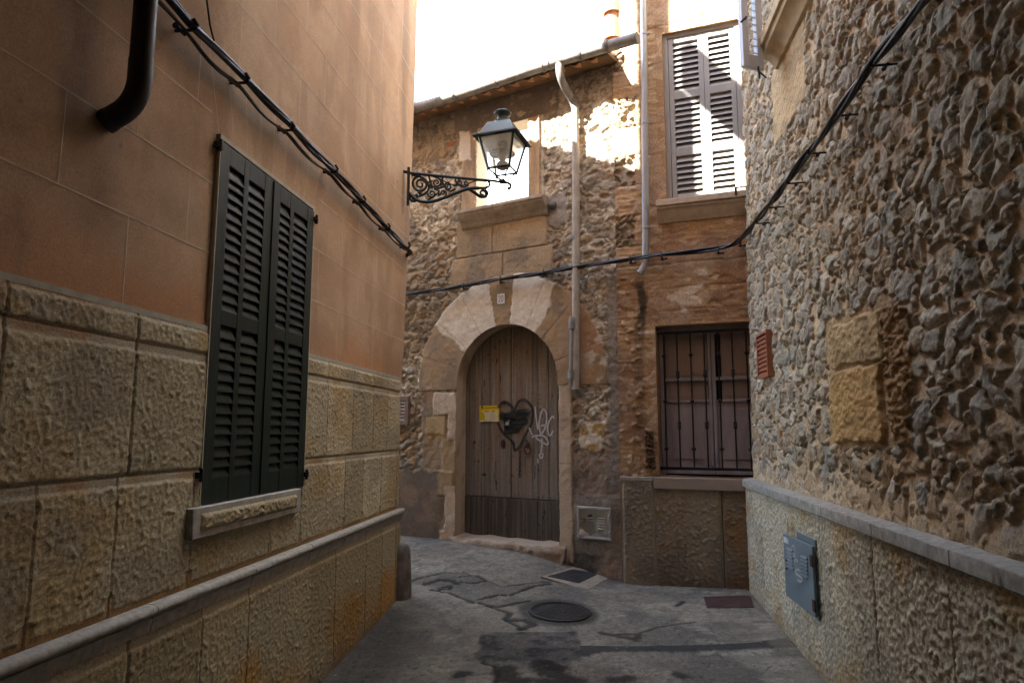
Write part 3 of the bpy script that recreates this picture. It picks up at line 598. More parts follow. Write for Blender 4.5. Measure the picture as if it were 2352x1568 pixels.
# ironmongery
M_RUST=mat('rusty_iron',(.055,.026,.018),.8,.2,var=.5,scale=40,bump=.5)
M_STEEL=mat('zinc_steel',(.42,.42,.43),.4,.7,var=.2,scale=40,bump=.1)
a=Q7(637,880); mb=MB(); pts=[(a[0]+.026*math.cos(t)*(1),a[1]+.05*math.sin(t)) for t in np.linspace(0,2*PI,20)[:-1]]; mb.prism(pts,-.165,-.146); mb.box(a[0]-.004,a[0]+.004,a[1]-.016,a[1]+.01,-.147,-.144); mb.build('keyhole_plate',M_RUST,door_o,bevel=.003)
a=Q7(1018,900); b_=Q7(1035,975); mb=MB(); mb.lathe((a[0],a[1],-.165),[(.034,0),(.034,.012),(.02,.024),(.008,.03)],16,'d'); mb.build('knocker_rose',M_RUST,door_o)
mb=MB(); mb.tube([(b_[0]+.042*math.cos(t),b_[1]+.045*math.sin(t),-.132+.006*math.sin(t)) for t in np.linspace(0,2*PI,22)],.009,8); mb.build('knocker_ring',M_RUST,door_o)
a=Q7(995,828); mb=MB(); mb.box(a[0]-.025,a[0]+.025,a[1]-.004,a[1]+.004,-.165,-.14); mb.build('door_latch',M_IRON,door_o)
a=Q7(780,515); mb=MB(); mb.box(a[0]-.062,a[0]+.062,a[1]-.026,a[1]+.026,-.158,-.150)
mb.tube([(a[0]-.03,a[1]+.0,-.15),(a[0]-.03,a[1]+.0,-.128),(a[0]-.045,a[1]-.006,-.128)],.006,6); mb.build('hasp_plate',M_STEEL,door_o,bevel=.002)
def text(name,body,size,fr,u,z,d,mt,parent=None,sx=1,align='CENTER',tilt=0,bold=0):
    cu=bpy.data.curves.new(name,'FONT'); cu.body=body; cu.size=size; cu.align_x=align; cu.align_y='CENTER'; cu.extrude=.0006; cu.offset=bold
    t=bpy.data.objects.new(name,cu); COL.objects.link(t); dg=bpy.context.evaluated_depsgraph_get(); dg.update()
    me=bpy.data.meshes.new_from_object(t.evaluated_get(dg)); bpy.data.objects.remove(t); bpy.data.curves.remove(cu)
    R_=Matrix.Rotation(PI/2,4,'X'); me.transform(Matrix.Translation((u,-d,z))@R_@Matrix.Rotation(tilt,4,'Z')@Matrix.Diagonal((sx,1,1,1))); me.materials.clear(); me.materials.append(mt)
    o=bpy.data.objects.new(name,me); return link(o,parent)
# threshold step
mb=MB(); us5=np.arange(-.86,.70,.012); 
t_=np.linspace(0,1,16)
zz=np.where(t_<.55,.17+t_/.55*.175,.345+ (t_-.55)/.45*.03); dd=np.where(t_<.55,.115-.03*t_/.55,.085-(t_-.55)/.45*.28)
dd=np.where((t_>.45)&(t_<.6),dd-.006,dd)
UU=np.repeat(us5[None,:],16,0); ZZ=np.repeat(zz[:,None],len(us5),1); DD=np.repeat(dd[:,None],len(us5),1)
nn=(fbm(UU*7,t_[:,None]*5+0*UU,4,160)-.5); DD=DD+nn*.05; ZZ=ZZ+(fbm(UU*5,0*UU,3,161)-.5)*.03-.03*ss(UU,.1,.6)*0
colr=full(UU.shape,(.27,.19,.135)); colr=mix(colr,(.42,.35,.28),ss(t_[:,None]+nn*.7,.42,.6)*.8); colr=mix(colr,(.13,.10,.08),ss(.35-t_[:,None]+nn,0,.4)*.6)
field(us5,zz,DD,colr,[('threshold',np.ones((15,len(us5)-1),bool),M_OLD)],OH,U=UU,Z=ZZ)
mb=MB(); mb.box(-.85,.69,-.3,.335,-.5,.06); mb.build('step_core',mat('step_stone',(.22,.16,.12),.9),OH)
# eave: boards, tile ends
mb=MB()
ed=[-8]+list(np.arange(-7.5,1.7,.62))+[1.40]
for a_,b_ in zip(ed[:-1],ed[1:]):
    mb.hexa([(a_,5.70,.30),(b_-.006,5.70,.30),(b_-.006,5.735,.30),(a_,5.735,.30),(a_,5.80,-.45),(b_-.006,5.80,-.45),(b_-.006,5.835,-.45),(a_,5.835,-.45)])
mb.build('eave_boards',mat('ochre_boards',(.045,.03,.022),.85,var=.5,scale=3.1,bump=.3,c2=(.25,.135,.055)),OH)
M_TILE=mat('terracotta',(.42,.17,.075),.85,var=.35,scale=9,bump=.3,c2=(.50,.27,.14))
def barrel(mb,u,z,d0,d1,z1,r=.085,thick=.014,up=1):
    n=9; A=[PI*i/(n-1) for i in range(n)]
    for (dA,zA,dB,zB) in ((d0,z,d1,z1),):
        b=len(mb.v)
        for rr in (r,r-thick):
            for (d,z_,sc_) in ((dA,zA,1),(dB,zB,.85)):
                for t in A: mb.v.append(mb.P(u+rr*sc_*math.cos(t),z_+up*rr*sc_*math.sin(t),d))
        for i in range(n-1):
            mb.f+=[(b+i,b+i+1,b+n+i+1,b+n+i),(b+2*n+i+1,b+2*n+i,b+3*n+i,b+3*n+i+1),(b+i+1,b+i,b+2*n+i,b+2*n+i+1),(b+n+i,b+n+i+1,b+3*n+i+1,b+3*n+i)]
mb=MB()
for k in range(44):
    u=1.30-.205*k; barrel(mb,u,5.715+random.uniform(-.006,.006),.325,-.42,5.95)
    barrel(mb,u-.1025,5.75,.30,-.42,5.99,.08,.014,-1)
mb.build('eave_tiles',M_TILE,OH)
# the back of the facade and the sunlit ruin behind it
mb=MB(); 
mb.box(-8,-.83,-.3,5.6,-.45,-.025); mb.box(.635,1.3,-.3,5.6,-.45,-.025); mb.box(-.83,WU0-.19,3.2,5.6,-.45,-.025); mb.box(WU1+.19,.635,3.2,5.6,-.45,-.025); mb.box(WU0-.19,WU1+.19,3.2,4.15,-.45,-.02); mb.box(WU0-.19,WU1+.19,5.5,5.6,-.45,-.02); mb.box(-.83,.635,2.9,3.2,-.45,-.025); mb.box(-.83,.635,-.3,2.9,-.45,-.26)
mb.build('wall_core',mat('core_masonry',(.30,.23,.16),.9),OH)
M_LIME=mat('limewash',(.58,.50,.40),.9,var=.08,scale=3,bump=.25,c2=(.66,.60,.51))
mb=MB(); mb.box(-5,4,0,5.9,-4.7,-4.4); mb.prism([(-5,5.9),(4,5.9),(4,6.0),(1.8,6.02),(1.1,6.12),(.5,6.22),(.1,6.12),(-.5,6.35),(-5,6.5)],-4.7,-4.4); mb.build('inner_wall',M_LIME,OH)
mb=MB(); mb.prism([(-.55,4.0),(.35,4.0),(.62,5.0),(.50,5.35),(.2,5.75),(.05,6.0),(-.1,5.7),(.05,5.2)],-4.4,-4.25); mb.build('broken_plaster',mat('ochre_plaster',(.62,.45,.30),.9,var=.12,scale=4),OH)
# small louvred vent low on the left
mb=MB(); va,vb=FA.hit(893,911)[0],FA.hit(945,911)[0]; vz0,vz1=1.68,2.045
for (a_,b_,c_,d_) in ((va,va+.05,vz0,vz1),(vb-.055,vb,vz0,vz1),(va+.05,vb-.055,vz0,vz0+.055),(va+.05,vb-.055,vz1-.055,vz1)): mb.box(a_,b_,c_,d_,-.02,.062)
M_BWOOD=mat('brown_shutter_wood',(.20,.125,.095),.7,var=.3,scale=14,stretch=(1,1,6),bump=.3)
vf=mb.build('vent_shutter',M_BWOOD,OH,bevel=.003); mb=MB()
for k in range(6):
    zc=vz0+.075+k*.043; mb.hexa([(va+.05,zc-.018,.055),(vb-.055,zc-.018,.055),(vb-.055,zc-.01,.055),(va+.05,zc-.01,.055),(va+.05,zc+.012,.02),(vb-.055,zc+.012,.02),(vb-.055,zc+.02,.02),(va+.05,zc+.02,.02)])
mb.build('louvres',mat('pale_slats',(.42,.36,.31),.7),vf); mb=MB(); mb.box(va+.03,vb-.03,vz0+.03,vz1-.03,.018,.022); mb.build('vent_backing',mat('vent_dark',(.02,.017,.015),.9),vf)
# iron knob of an old bar, right of the sill
mb=MB(); a=FA.hit((1580+1105*.5741)/1.7415,(700+215*.5741)/1.7415); mb.lathe((a[0],a[1],0),[(.05,0),(.055,.03),(.045,.06),(.03,.075),(.01,.08)],12,'d'); mb.build('wall_knob',mat('knob_stone',(.17,.15,.14),.9,var=.4,scale=40,bump=.6),OH)
# --- things on the door
def on(fr,name,label,cat,u,z,d): return empty(name,fr,label,cat,u,z,d)
a=Q7(267,285);b_=Q7(573,533); wN,hN=b_[0]-a[0],a[1]-b_[1]
nt_=on(FA,'notice_board','small yellow works notice with printed lines fixed to the arched wooden door','notice',(a[0]+b_[0])/2,(a[1]+b_[1])/2,-.16)
mb=MB(); mb.box(-wN/2,wN/2,-hN/2,hN/2,0,.006); mb.build('panel',mat('yellow_panel',(.72,.56,.015),.45,var=.04,bump=.03),nt_,bevel=.001)
mb=MB(); 
for (x0,x1,y) in ((.13,.24,.35),(.48,.60,.35),(.82,.95,.35),(.22,.95,.48),(.28,.95,.60),(.28,.95,.72),(.28,.95,.83),(.02,.98,.945)): mb.box(-wN/2+x0*wN,-wN/2+x1*wN,hN/2-y*hN-.007,hN/2-y*hN+.009,.006,.0072)
mb.build('white_fields',mat('white_label',(.75,.74,.70),.6,var=.05),nt_)
bk=mat('black_print',(.02,.02,.02),.6,var=.05,bump=0); rd=mat('red_print',(.42,.03,.015),.6,var=.05,bump=0)
text('heading',"COMUNICACIÓ PRÈVIA D'OBRES",.0185,FA,.04,hN*.36,.0066,rd,nt_,.80,bold=.0006)
for (s,x,y,sz) in (('AJUNTAMENT',-.10,.30,.008),('DATA',-.125,.15,.011),('DATA FINAL',-.03,.15,.011),('TERMINI',.07,.15,.011),('PROMOTOR',-.108,.02,.011),('OBRA',-.115,-.10,.011),('EMPLAÇAMENT',-.105,-.22,.010),('CONSTRUCTOR',-.105,-.33,.010),('AJUNTAMENT · LLICÈNCIES',-.02,-.445,.010)):
    text('print',s,sz,FA,x*wN/.30,y*hN,.0078,bk,nt_)
for y in (.02,-.10,-.22,-.33): text('handwriting','~ carrer d\'en Serra ~',.010,FA,.045,y*hN,.0078,bk,nt_)
mb=MB(); cx_,cz_=-wN*.36,hN*.39; mb.prism([(cx_-.012,cz_+.012),(cx_+.012,cz_+.012),(cx_+.011,cz_-.006),(cx_,cz_-.016),(cx_-.011,cz_-.006)],.006,.0072); mb.prism([(cx_-.009,cz_+.014),(cx_-.009,cz_+.022),(cx_-.004,cz_+.018),(cx_,cz_+.024),(cx_+.004,cz_+.018),(cx_+.009,cz_+.022),(cx_+.009,cz_+.014)],.006,.0072); mb.build('crest',bk,nt_)
a=Q7(714,560); pl_=on(FA,'padlock','small brushed steel padlock hanging from the hasp on the wooden door','padlock',a[0],a[1],-.14)
mb=MB(); mb.box(-.023,.023,-.024,.016,-.008,.008); mb.build('lock_body',M_STEEL,pl_,bevel=.003); mb=MB(); mb.tube([(-.013,.01,0)]+[(-.013*math.cos(t),.03+.014*math.sin(t),0) for t in np.linspace(0,PI,9)]+[(.013,.01,0)],.0035,6); mb.build('shackle',mat('dark_shackle',(.08,.08,.08),.4,.6),pl_)
a=Q7(915,990); b_=Q7(900,1400); ch=on(FA,'door_chain','short rusty chain hanging down the middle of the arched door','chain',a[0],a[1],-.15)
L_=a[1]-b_[1]; mb=MB(); nl=9; pit=L_/nl
for k in range(nl):
    z0=-pit*(k+.5); x0=(b_[0]-a[0])*(k+.5)/nl*.6; tw=0.25 if k%2==0 else 1.2; hl=pit*.62; hw=.013
    mb.tube([(x0+hw*math.cos(t)*math.cos(tw),z0+hl*math.sin(t),.012+hw*math.cos(t)*math.sin(tw)) for t in np.linspace(0,2*PI,17)],.0042,6)
mb.tube([(0,.0,-.012),(0,.004,.012),(0,-.012,.014)],.005,6); mb.build('chain_links',M_RUST,ch)
np_=on(FA,'number_plate','white tile plate with house number 20 on the keystone above the arch','house number',-.153,3.170,.040)
mb=MB(); mb.box(-.052,.052,-.062,.062,-.012,.005); mb.build('tile',mat('white_tile',(.78,.78,.76),.25,var=.04,bump=.02),np_,bevel=.003)
text('digits','20',.115,FA,0,-.002,.0055,mat('ink_blue',(.02,.025,.10),.4,bump=0),np_,.66,bold=-.001)
# --- gutter and its downpipe (fibre cement)
M_FIB=mat('grey_fibre_cement',(.20,.19,.175),.85,var=.4,scale=11,bump=.5,c2=(.30,.285,.26),bdist=.004)
GU=on(FA,'gutter','grey pipe gutter along the eave with a crooked downpipe crossing the rubble wall','gutter',0,5.745,.36)
rg=.062; mb=MB(); L_=[]
mb.tube([(u,.012*math.sin(u*2.3)+.004*u,0) for u in np.linspace(-6,1.76,60)],rg,20)
mb.build('gutter_pipe',M_FIB,GU)
for u in (-3.2,-2.2,-1.25,-.62,-.02,.62,.70,1.10,1.42):
    mb=MB(); mb.tube([(u-.015,.012*math.sin(u*2.3)+.004*u,0),(u+.015,.012*math.sin(u*2.3)+.004*u,0)],rg+.010,20); mb.build('gutter_collar',mat('collar',(.12,.11,.10),.8) if u>.9 else M_FIB,GU,bevel=.002)
mb=MB()
sp=[(.83,-.02,.0),(.83,-.13,-.0),(.832,-.20,-.03),(.838,-.27,-.13),(.85,-.33,-.235),(.875,-.40,-.265),(.89,-.46,-.262)]
mb.tube(sp,[.052,.046,.043,.047,.044,.045,.045],14); mb.build('swan_neck',M_FIB,GU)
mb=MB(); mb.tube([(.889,-.44,-.262),(.882,-1.5,-.268),(.868,-2.6,-.27),(.845,-3.69,-.272)],.042,16); mb.build('downpipe',mat('pale_pipe',(.40,.35,.29),.8,var=.25,scale=8,bump=.3),GU)
mb=MB(); mb.tube([(.832,-2.70-.0,-.272),(.832,-2.83,-.272)],.066,16)
mb.v=[];mb.f=[]; zc=2.77-5.745
mb.tube([(.835,zc+.09,-.27),(.834,zc+.06,-.27),(.834,zc-.05,-.27),(.834,zc-.06,-.27)],[.048,.055,.055,.046],16); mb.build('pipe_joint',M_FIB,GU)
mb=MB(); mb.tube([(.834,zc-.05,-.27),(.815,2.20-5.745,-.272)],.045,16); mb.build('lower_downpipe',mat('dark_pipe',(.20,.18,.16),.8,var=.35,scale=9,bump=.3),GU)
mb=MB(); z1=2.20-5.745; mb.tube([(.815,z1+.06,-.272),(.815,z1-.03,-.272)],[.056,.056],16); mb.tube([(.815,z1-.02,-.272),(.817,z1-.09,-.275),(.84,z1-.15,-.31),(.87,z1-.2,-.38)],.046,14); mb.build('outlet_elbow',M_FIB,GU)
for z in (5.0,3.75,2.72): 
    mb=MB(); mb.tube([(.88-(5-z)*.02,z-5.745-.014,-.27),(.88-(5-z)*.02,z-5.745+.014,-.27)],.048,16); mb.box(.88-(5-z)*.02-.012,.88-(5-z)*.02+.012,z-5.745-.012,z-5.745+.012,-.36,-.3); mb.build('pipe_bracket',M_FIB,GU)
# --- dented meter cabinet
CA=on(FA,'meter_cabinet','dented bare metal meter cabinet low on the wall right of the arched door','utility cabinet',1.022,.632,.02)
cw,chh=.395,.335; mb=MB()
for q in ((-cw/2,cw/2,chh/2-.025,chh/2),(-cw/2,cw/2,-chh/2,-chh/2+.025),(-cw/2,-cw/2+.02,-chh/2+.025,chh/2-.025),(cw/2-.025,cw/2,-chh/2+.025,chh/2-.025)): mb.box(*q,-.03,.028)
M_ALU=mat('dull_aluminium',(.52,.52,.51),.42,.75,var=.18,scale=7,bump=.12,c2=(.62,.62,.61))
mb.build('frame',M_ALU,CA,bevel=.003)
us6=np.linspace(-cw/2+.012,cw/2-.03,70); zs6=np.linspace(-chh/2+.02,chh/2-.022,60); U,Z=np.meshgrid(us6,zs6)
dent=.018*np.exp(-((U+.15)**2/.004+(Z+.13)**2/.003))-.03*np.exp(-((U+.08)**2/.012+(Z+.05)**2/.01)); H=.018+dent+.012*ss(-U,.1,.19)*ss(-Z,.0,.15)
for x0 in (-.055,.085):
    for k in range(5):
        zc=.045-k*.028+(0.01 if x0>0 else 0); m=ss(.045-np.abs(U-x0),0,.006)*ss(.010-np.abs(Z-zc),0,.008); H=H+m*.009*np.clip((zc+.012-Z)/.022,0,1)
c=full(U.shape,(.48,.48,.47)); c=mix(c,(.33,.32,.31),ss(fbm(U*9,Z*9,4,170),.5,.7)*.6); c=mix(c,(.015,.015,.015),(ss(.03-np.abs(U+.05),0,.006)*ss(.012-np.abs(Z-.075-.2*(U+.05)),0,.005)))
for q in ((-.15,.035),(-.13,.035),(-.115,.035),(-.15,-.01),(-.13,-.005)): c=mix(c,(.02,.02,.02),ss(.008-np.hypot(U-q[0],Z-q[1]),0,.004))
c=mix(c,(.62,.60,.55),ss(-boxsdf(U,Z,.10,.15,-.10,-.06),-.002,.002)); c=mix(c,(.62,.58,.50),ss(-boxsdf(U,Z,.13,.17,.09,.125),-.002,.002))
for s in ([(-.05,-.06),(.02,-.13)],[(.03,-.06),(-.04,-.13)],[(-.01,-.04),(-.005,-.14)],[(-.05,-.1),(.05,-.085)],[(.03,-.09),(.12,-.075)]): c=mix(c,(.10,.09,.09),ss(.005-linedist(U,Z,s),0,.004)*.7)
M_DOORM=mat_vcol('cabinet_door_metal',.38,.10,60,.1,.001,.5); M_DOORM.node_tree.nodes['Principled BSDF'].inputs['Metallic'].default_value=.8
field(us6,zs6,H,c,[('cabinet_door',np.ones((59,69),bool),M_DOORM)],CA,U=U,Z=Z)
for z in (.06,-.1): 
    mb=MB(); mb.box(cw/2-.035,cw/2-.015,z-.025,z+.03,.026,.036); mb.build('hinge',M_ALU,CA,bevel=.002)
# ================================================================== sandstone house (facade B)
BH=empty('sandstone_house',FB,'narrow pinkish sandstone house with grey shutters above a barred window','house')
TU0,TU1,TZ0,TZ1=.36,1.165,4.03,5.965; GU0,GU1,GZ0,GZ1=.195,1.30,1.155,2.70
us=cat(np.arange(-.205,1.75,.0125)); zs=cat(np.arange(1.0,7.6,.0125))
U,Z=np.meshgrid(us,zs); tw=boxsdf(U,Z,TU0,TU1,TZ0,TZ1); gw=boxsdf(U,Z,GU0,GU1,GZ0,GZ1)
wob=(fbm(U*7,Z*9,4,200)-.5)
lay=fbm(U*5,Z*48+fbm(U*3,Z*3,3,201)*1.5,4,202,.6); big=fbm(U*2.2,Z*3.0,4,203); med=fbm(U*9,Z*16,4,204)
ero=ss(big+.35*(med-.5),.46,.60)         # where the wash has fallen off the stone
H=.012+(big-.5)*.03+(1-ero)*(med-.5)*.012-ero*(.004+.020*lay)+(fbm(U*40,Z*40,3,206)-.5)*.006
c=full(U.shape,(.34,.23,.15)); c=mix(c,(.28,.19,.135),ss(med,.45,.7)*.7); sc=full(U.shape,(.38,.25,.145))*(.7+.6*lay)[...,None]; c=c*(1-ero[...,None]*.85)+sc*ero[...,None]*.85
c=mix(c,(.38,.27,.16),ss(Z,4.6,5.7)*.8*ss(fbm(U*3,Z*3,3,207),.3,.6)); c=mix(c,(.25,.13,.07),ss(fbm(U*3.3,Z*2.3,5,208)-.15*ss(Z,3,4.5),.52,.68)*.65)
c=mix(c,(.185,.11,.075),ss(fbm(U*6,Z*5,4,209),.54,.7)*.55)
jt=np.full(U.shape,9.)                                                    # courses under the wash
for z in (2.86,3.10,3.36,3.68,4.6,4.95,5.35,5.62,6.05,6.4): jt=np.minimum(jt,np.abs(Z-z+(fbm(U*5,Z*0+z,2,210)-.5)*.05))
c=mix(c,(.17,.10,.065),ss(.012-jt,0,.01)*.45*ss(fbm(U*4,Z*4,2,211),.4,.6)); H=H-ss(.012-jt,0,.01)*.006
wh=ss(fbm(U*6,Z*12,4,212)+.5*np.exp(-((U-.52)/.22)**2-((Z-2.99)/.07)**2)+.35*np.exp(-((U-.72)/.2)**2-((Z-3.22)/.08)**2),.72,.82); c=mix(c,(.52,.44,.37),wh*.85)
c=mix(c,(.035,.027,.022),ss(.055+.05*wob-np.abs(U-.045-.02*np.sin(Z*7)),-.02,.025)*ss(3.24-Z,0,.12)*ss(Z,2.35,2.85)*.9); c=mix(c,(.09,.06,.045),ss(.06+.08*wob-np.abs(U-.02),-.03,.03)*ss(2.7-Z,0,.4)*ss(Z,1.3,1.9)*.5)
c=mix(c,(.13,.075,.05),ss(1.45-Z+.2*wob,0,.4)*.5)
# dark eroded block beside the low window
db=ss(-boxsdf(U,Z,.06,.155,1.22,1.62)-wob*.04,-.006,.01); F1,F2,dx,dy,hs=cells(U*45,Z*45,214); H=H*(1-db)+db*(.03-.03*ss(.5-F1,0,.4)); c=mix(c,(.13,.085,.06),db*.85); c=mix(c,(.04,.03,.025),db*ss(.45-F1,0,.3)*.7)
# quoins and pebbly render at the left edge
wxp=(fbm(U*11,Z*11,3,215)-.5)*.1; F1,F2,dx,dy,hs=cells((U+wxp)*15,(Z+wxp)*15,216,.3,.5); peb=ss(.25+.15*hs(0)-F1,0,.15)*(hs(1)>.62)*ss(.06-U,0,.03)*(Z<3.25); H=H+peb*.022; c=mix(c,(.40,.29,.20),peb*.6)
qz=np.floor((Z-3.25)/.34); qw=.06-.15*(_h(qz,qz*0,33)); rub=ss(qw+.05*wob-U,-.008,.008)*(Z>3.3)*(np.mod(qz,2)==1)
F1,F2,dx,dy,hs=cells((U+wxp)*10,(Z+wxp)*12,218,.35,.5,PI*.6,3); st=ss(np.minimum((.55-F1),(F2-F1)-.06),0,.14); rc_=full(U.shape,(.30,.25,.20)); rs=full(U.shape,(.21,.155,.105))*(.7+.6*hs(5))[...,None]; rc_=rc_*(1-st[...,None])+rs*st[...,None]
H=H*(1-rub)+rub*(-.03+st*.04); c=c*(1-rub[...,None])+rc_*rub[...,None]
qj=ss(.010-np.abs((Z-3.25)/.34-np.round((Z-3.25)/.34))*.34,0,.008)*(Z>3.3)*ss(.10-U,0,.02); c=mix(c,(.15,.10,.07),qj*.6); H=H-qj*.008
c=mix(c,(.12,.08,.06),ss(Z,5.3,5.75)*ss(.02-U,0,.1)*.6*ss(5.9-Z,0,.1))
ok=(fc(tw)>0)&(fc(gw)>0)&(~((fc(U)<.075)&(fc(Z)>5.86)))
rgh=(.5-fbm(U*0+3,Z*7,3,220))*.02
field(us,zs,H,c,[('sandstone_wall',ok,M_OLD)],BH,U=U,Z=Z,sat=.95,gain=1.25)
mb=MB(); dth=.35
mb.box(TU0-.08,TU0,TZ0-.05,TZ1+.08,-dth,.004); mb.box(TU1,TU1+.12,TZ0-.05,TZ1+.08,-dth,.004); mb.box(TU0-.08,TU1+.12,TZ1,TZ1+.08,-dth,.003)
M_RAWS=mat('raw_sandstone',(.34,.20,.10),.92,var=.3,scale=14,bump=.6,stretch=(1,1,3)); mb.build('window_reveal',M_RAWS,BH); mb=MB(); mb.box(GU0-.1,GU0,GZ0,GZ1+.1,-dth,.0); mb.box(GU0-.1,GU1+.3,GZ1,GZ1+.1,-dth,-.002)
mb.build('window_reveal',M_RAWS,BH)
mb=MB(); mb.box(-.18,1.75,2.82,4.0,-.5,-.045); mb.box(-.18,TU0-.09,4.0,5.82,-.5,-.045); mb.box(.10,TU0-.09,5.82,8.6,-.5,-.045); mb.box(TU1+.13,1.9,1,8.6,-.5,-.045); mb.box(TU0-.09,TU1+.13,6.06,8.6,-.5,-.045); mb.box(-.18,GU0-.11,-.3,2.82,-.5,-.045); mb.box(GU0-.11,1.9,-.3,1.0,-.5,-.045); mb.box(TU0-.1,TU1+.14,4.0,6.1,-.52,-.40); mb.box(GU0-.12,1.9,1,2.85,-.62,-.55); mb.build('wall_core',mat('core_masonry_pink',(.30,.20,.13),.9),BH)
mb=MB(); mb.box(-.2,3.5,7.6,8.6,-4,-.03); mb.build('upper_wall',M_WALLB,BH)
# white rendered flank rising over the neighbour's roof, with its tile verge
mb=MB(); mb.hexa([(-.20,5.80,-.20),(.12,5.80,-.04),(.12,8.6,-.04),(-.20,8.6,-.20),(-.16,5.80,-3),(.12,5.80,-3),(.12,8.6,-3),(-.16,8.6,-3)]); mb.build('rendered_flank',mat('white_render',(.75,.71,.63),.9,var=.1,scale=6,bump=.3),BH,smooth=False)
mb=MB()
for k in range(8):
    z=5.84+k*.33; u=-.245+.004*k; n=9
    b=len(mb.v)
    for rr in (.10,.085):
        for (zz_,sc_,off) in ((z-.03,1.08,.02),(z+.36,.86,-.01)):
            for i in range(n):
                t=PI*(.95+1.0*i/(n-1))*-1; mb.v.append(mb.P(u+rr*sc_*math.cos(PI*1.15-PI*1.1*i/(n-1)),zz_,-.23+off+rr*sc_*math.sin(PI*1.15-PI*1.1*i/(n-1))))
    for i in range(n-1):
        mb.f+=[(b+i,b+i+1,b+n+i+1,b+n+i),(b+2*n+i+1,b+2*n+i,b+3*n+i,b+3*n+i+1),(b+i+1,b+i,b+2*n+i,b+2*n+i+1),(b+n+i,b+n+i+1,b+3*n+i+1,b+3*n+i)]
mb.build('verge_tiles',M_TILE,BH)
# upper shutters and sill
M_GREY=mat('grey_shutter_paint',(.28,.268,.255),.55,var=.12,scale=12,bump=.15,stretch=(1,1,.3))
mb=MB(); mb.box(TU0-.004,TU0+.05,TZ0,TZ1,-.11,-.035); mb.box(TU1-.05,TU1+.004,TZ0,TZ1,-.11,-.035); mb.box(TU0+.05,TU1-.05,TZ1-.045,TZ1,-.11,-.036); mb.build('shutter_frame',M_GREY,BH,bevel=.003)
um=.787; rowsB=[(4.10,4.55),(4.635,5.20),(5.285,5.855)]
louvred_leaf(BH,TU0+.054,um-.002,4.035,5.915,-.095,.05,[(TU0+.105,um-.055)],rowsB,.05,.05,M_GREY,.066)
louvred_leaf(BH,um+.002,TU1-.054,4.035,5.915,-.095,.05,[(um+.055,TU1-.105)],rowsB,.05,.05,M_GREY,.066)
mb=MB(); mb.box(TU0,TU1,TZ0,TZ1,-.20,-.19); mb.build('window_backing',mat('brown_dark',(.035,.028,.025),.9,bump=0),BH)
mb=MB(); prof=[(3.80,.0),(3.80,.03),(3.83,.045),(3.855,.075),(3.90,.085),(3.925,.105),(3.93,.125),(3.942,.128),(3.945,.112),(3.955,.112),(3.958,.145),(4.02,.148),(4.028,.12),(4.032,-.2),(3.80,-.2)]; mb.profile(prof,.262,1.42); mb.build('upper_sill',mat('pale_sill_stone',(.48,.38,.28),.8,var=.2,scale=10,bump=.3),BH,bevel=.004)
a=FB.hit(1690,437,.15); mb=MB(); mb.tube([(1.25,a[1]+.03,.0),(1.24,a[1]+.03,.15),(a[0],a[1]+.025,.15)],.007,6); mb.box(a[0]-.012,a[0]+.012,a[1]-.05,a[1]+.03,.14,.16); mb.build('shutter_hook',M_IRON,BH)
# base slabs and low sill
us7=cat(np.arange(-.205,1.45,.0105)); zs7=cat(np.arange(-.3,0,.06),np.arange(0,1.125,.0105)); U,Z=np.meshgrid(us7,zs7)
ins,jt,hb=blocks(U,Z,[(-.5,1.13,[-.19,.143,.80])],.0,.03,.012); ins=np.where(U<-.02,ins,ins); rough=ss(ins+(fbm(U*25,Z*25,2,230)-.5)*.012,0,.012); P=pitted(U,Z,231,1.35)*.7
H=.015+rough*(.010+.007*P)+.012*ss(.8-U,0,.02)-.012*ss(.0065-jt,0,.003)+.012*ss(.143-U,0,.01)
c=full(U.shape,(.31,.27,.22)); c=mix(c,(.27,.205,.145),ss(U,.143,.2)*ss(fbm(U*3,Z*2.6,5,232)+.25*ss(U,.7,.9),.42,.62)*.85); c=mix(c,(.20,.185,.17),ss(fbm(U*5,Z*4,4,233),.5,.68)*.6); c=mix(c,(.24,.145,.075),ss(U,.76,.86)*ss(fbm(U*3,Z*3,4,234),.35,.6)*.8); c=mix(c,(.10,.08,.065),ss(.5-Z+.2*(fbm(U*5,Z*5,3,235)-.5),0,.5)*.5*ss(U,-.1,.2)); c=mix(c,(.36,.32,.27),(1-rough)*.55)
c=mix(c,(.09,.07,.055),ss(-P,.3,1.)*rough*.4); c=mix(c,(.05,.04,.03),ss(.006-np.abs(U-.80),0,.003)*.9)
for s in ([(.60,.50),(.57,.58),(.59,.66)],[(.3,.92),(.36,.98)],[(.42,.30),(.45,.42),(.43,.5)]): c=mix(c,(.06,.045,.035),ss(.005-linedist(U,Z,s),0,.004)*.8)
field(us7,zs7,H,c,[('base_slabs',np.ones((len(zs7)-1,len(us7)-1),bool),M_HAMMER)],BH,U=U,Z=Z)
mb=MB(); mb.box(-.205,.138,1.095,1.132,-.1,.055); mb.build('base_ledge',M_MOULD,BH,bevel=.004)
mb=MB(); mb.box(.146,1.40,1.02,1.135,-.42,.062); mb.build('low_sill',mat('limestone_sill',(.33,.29,.25),.8,var=.2,scale=7,bump=.3,c2=(.36,.28,.22)),BH,bevel=.005)
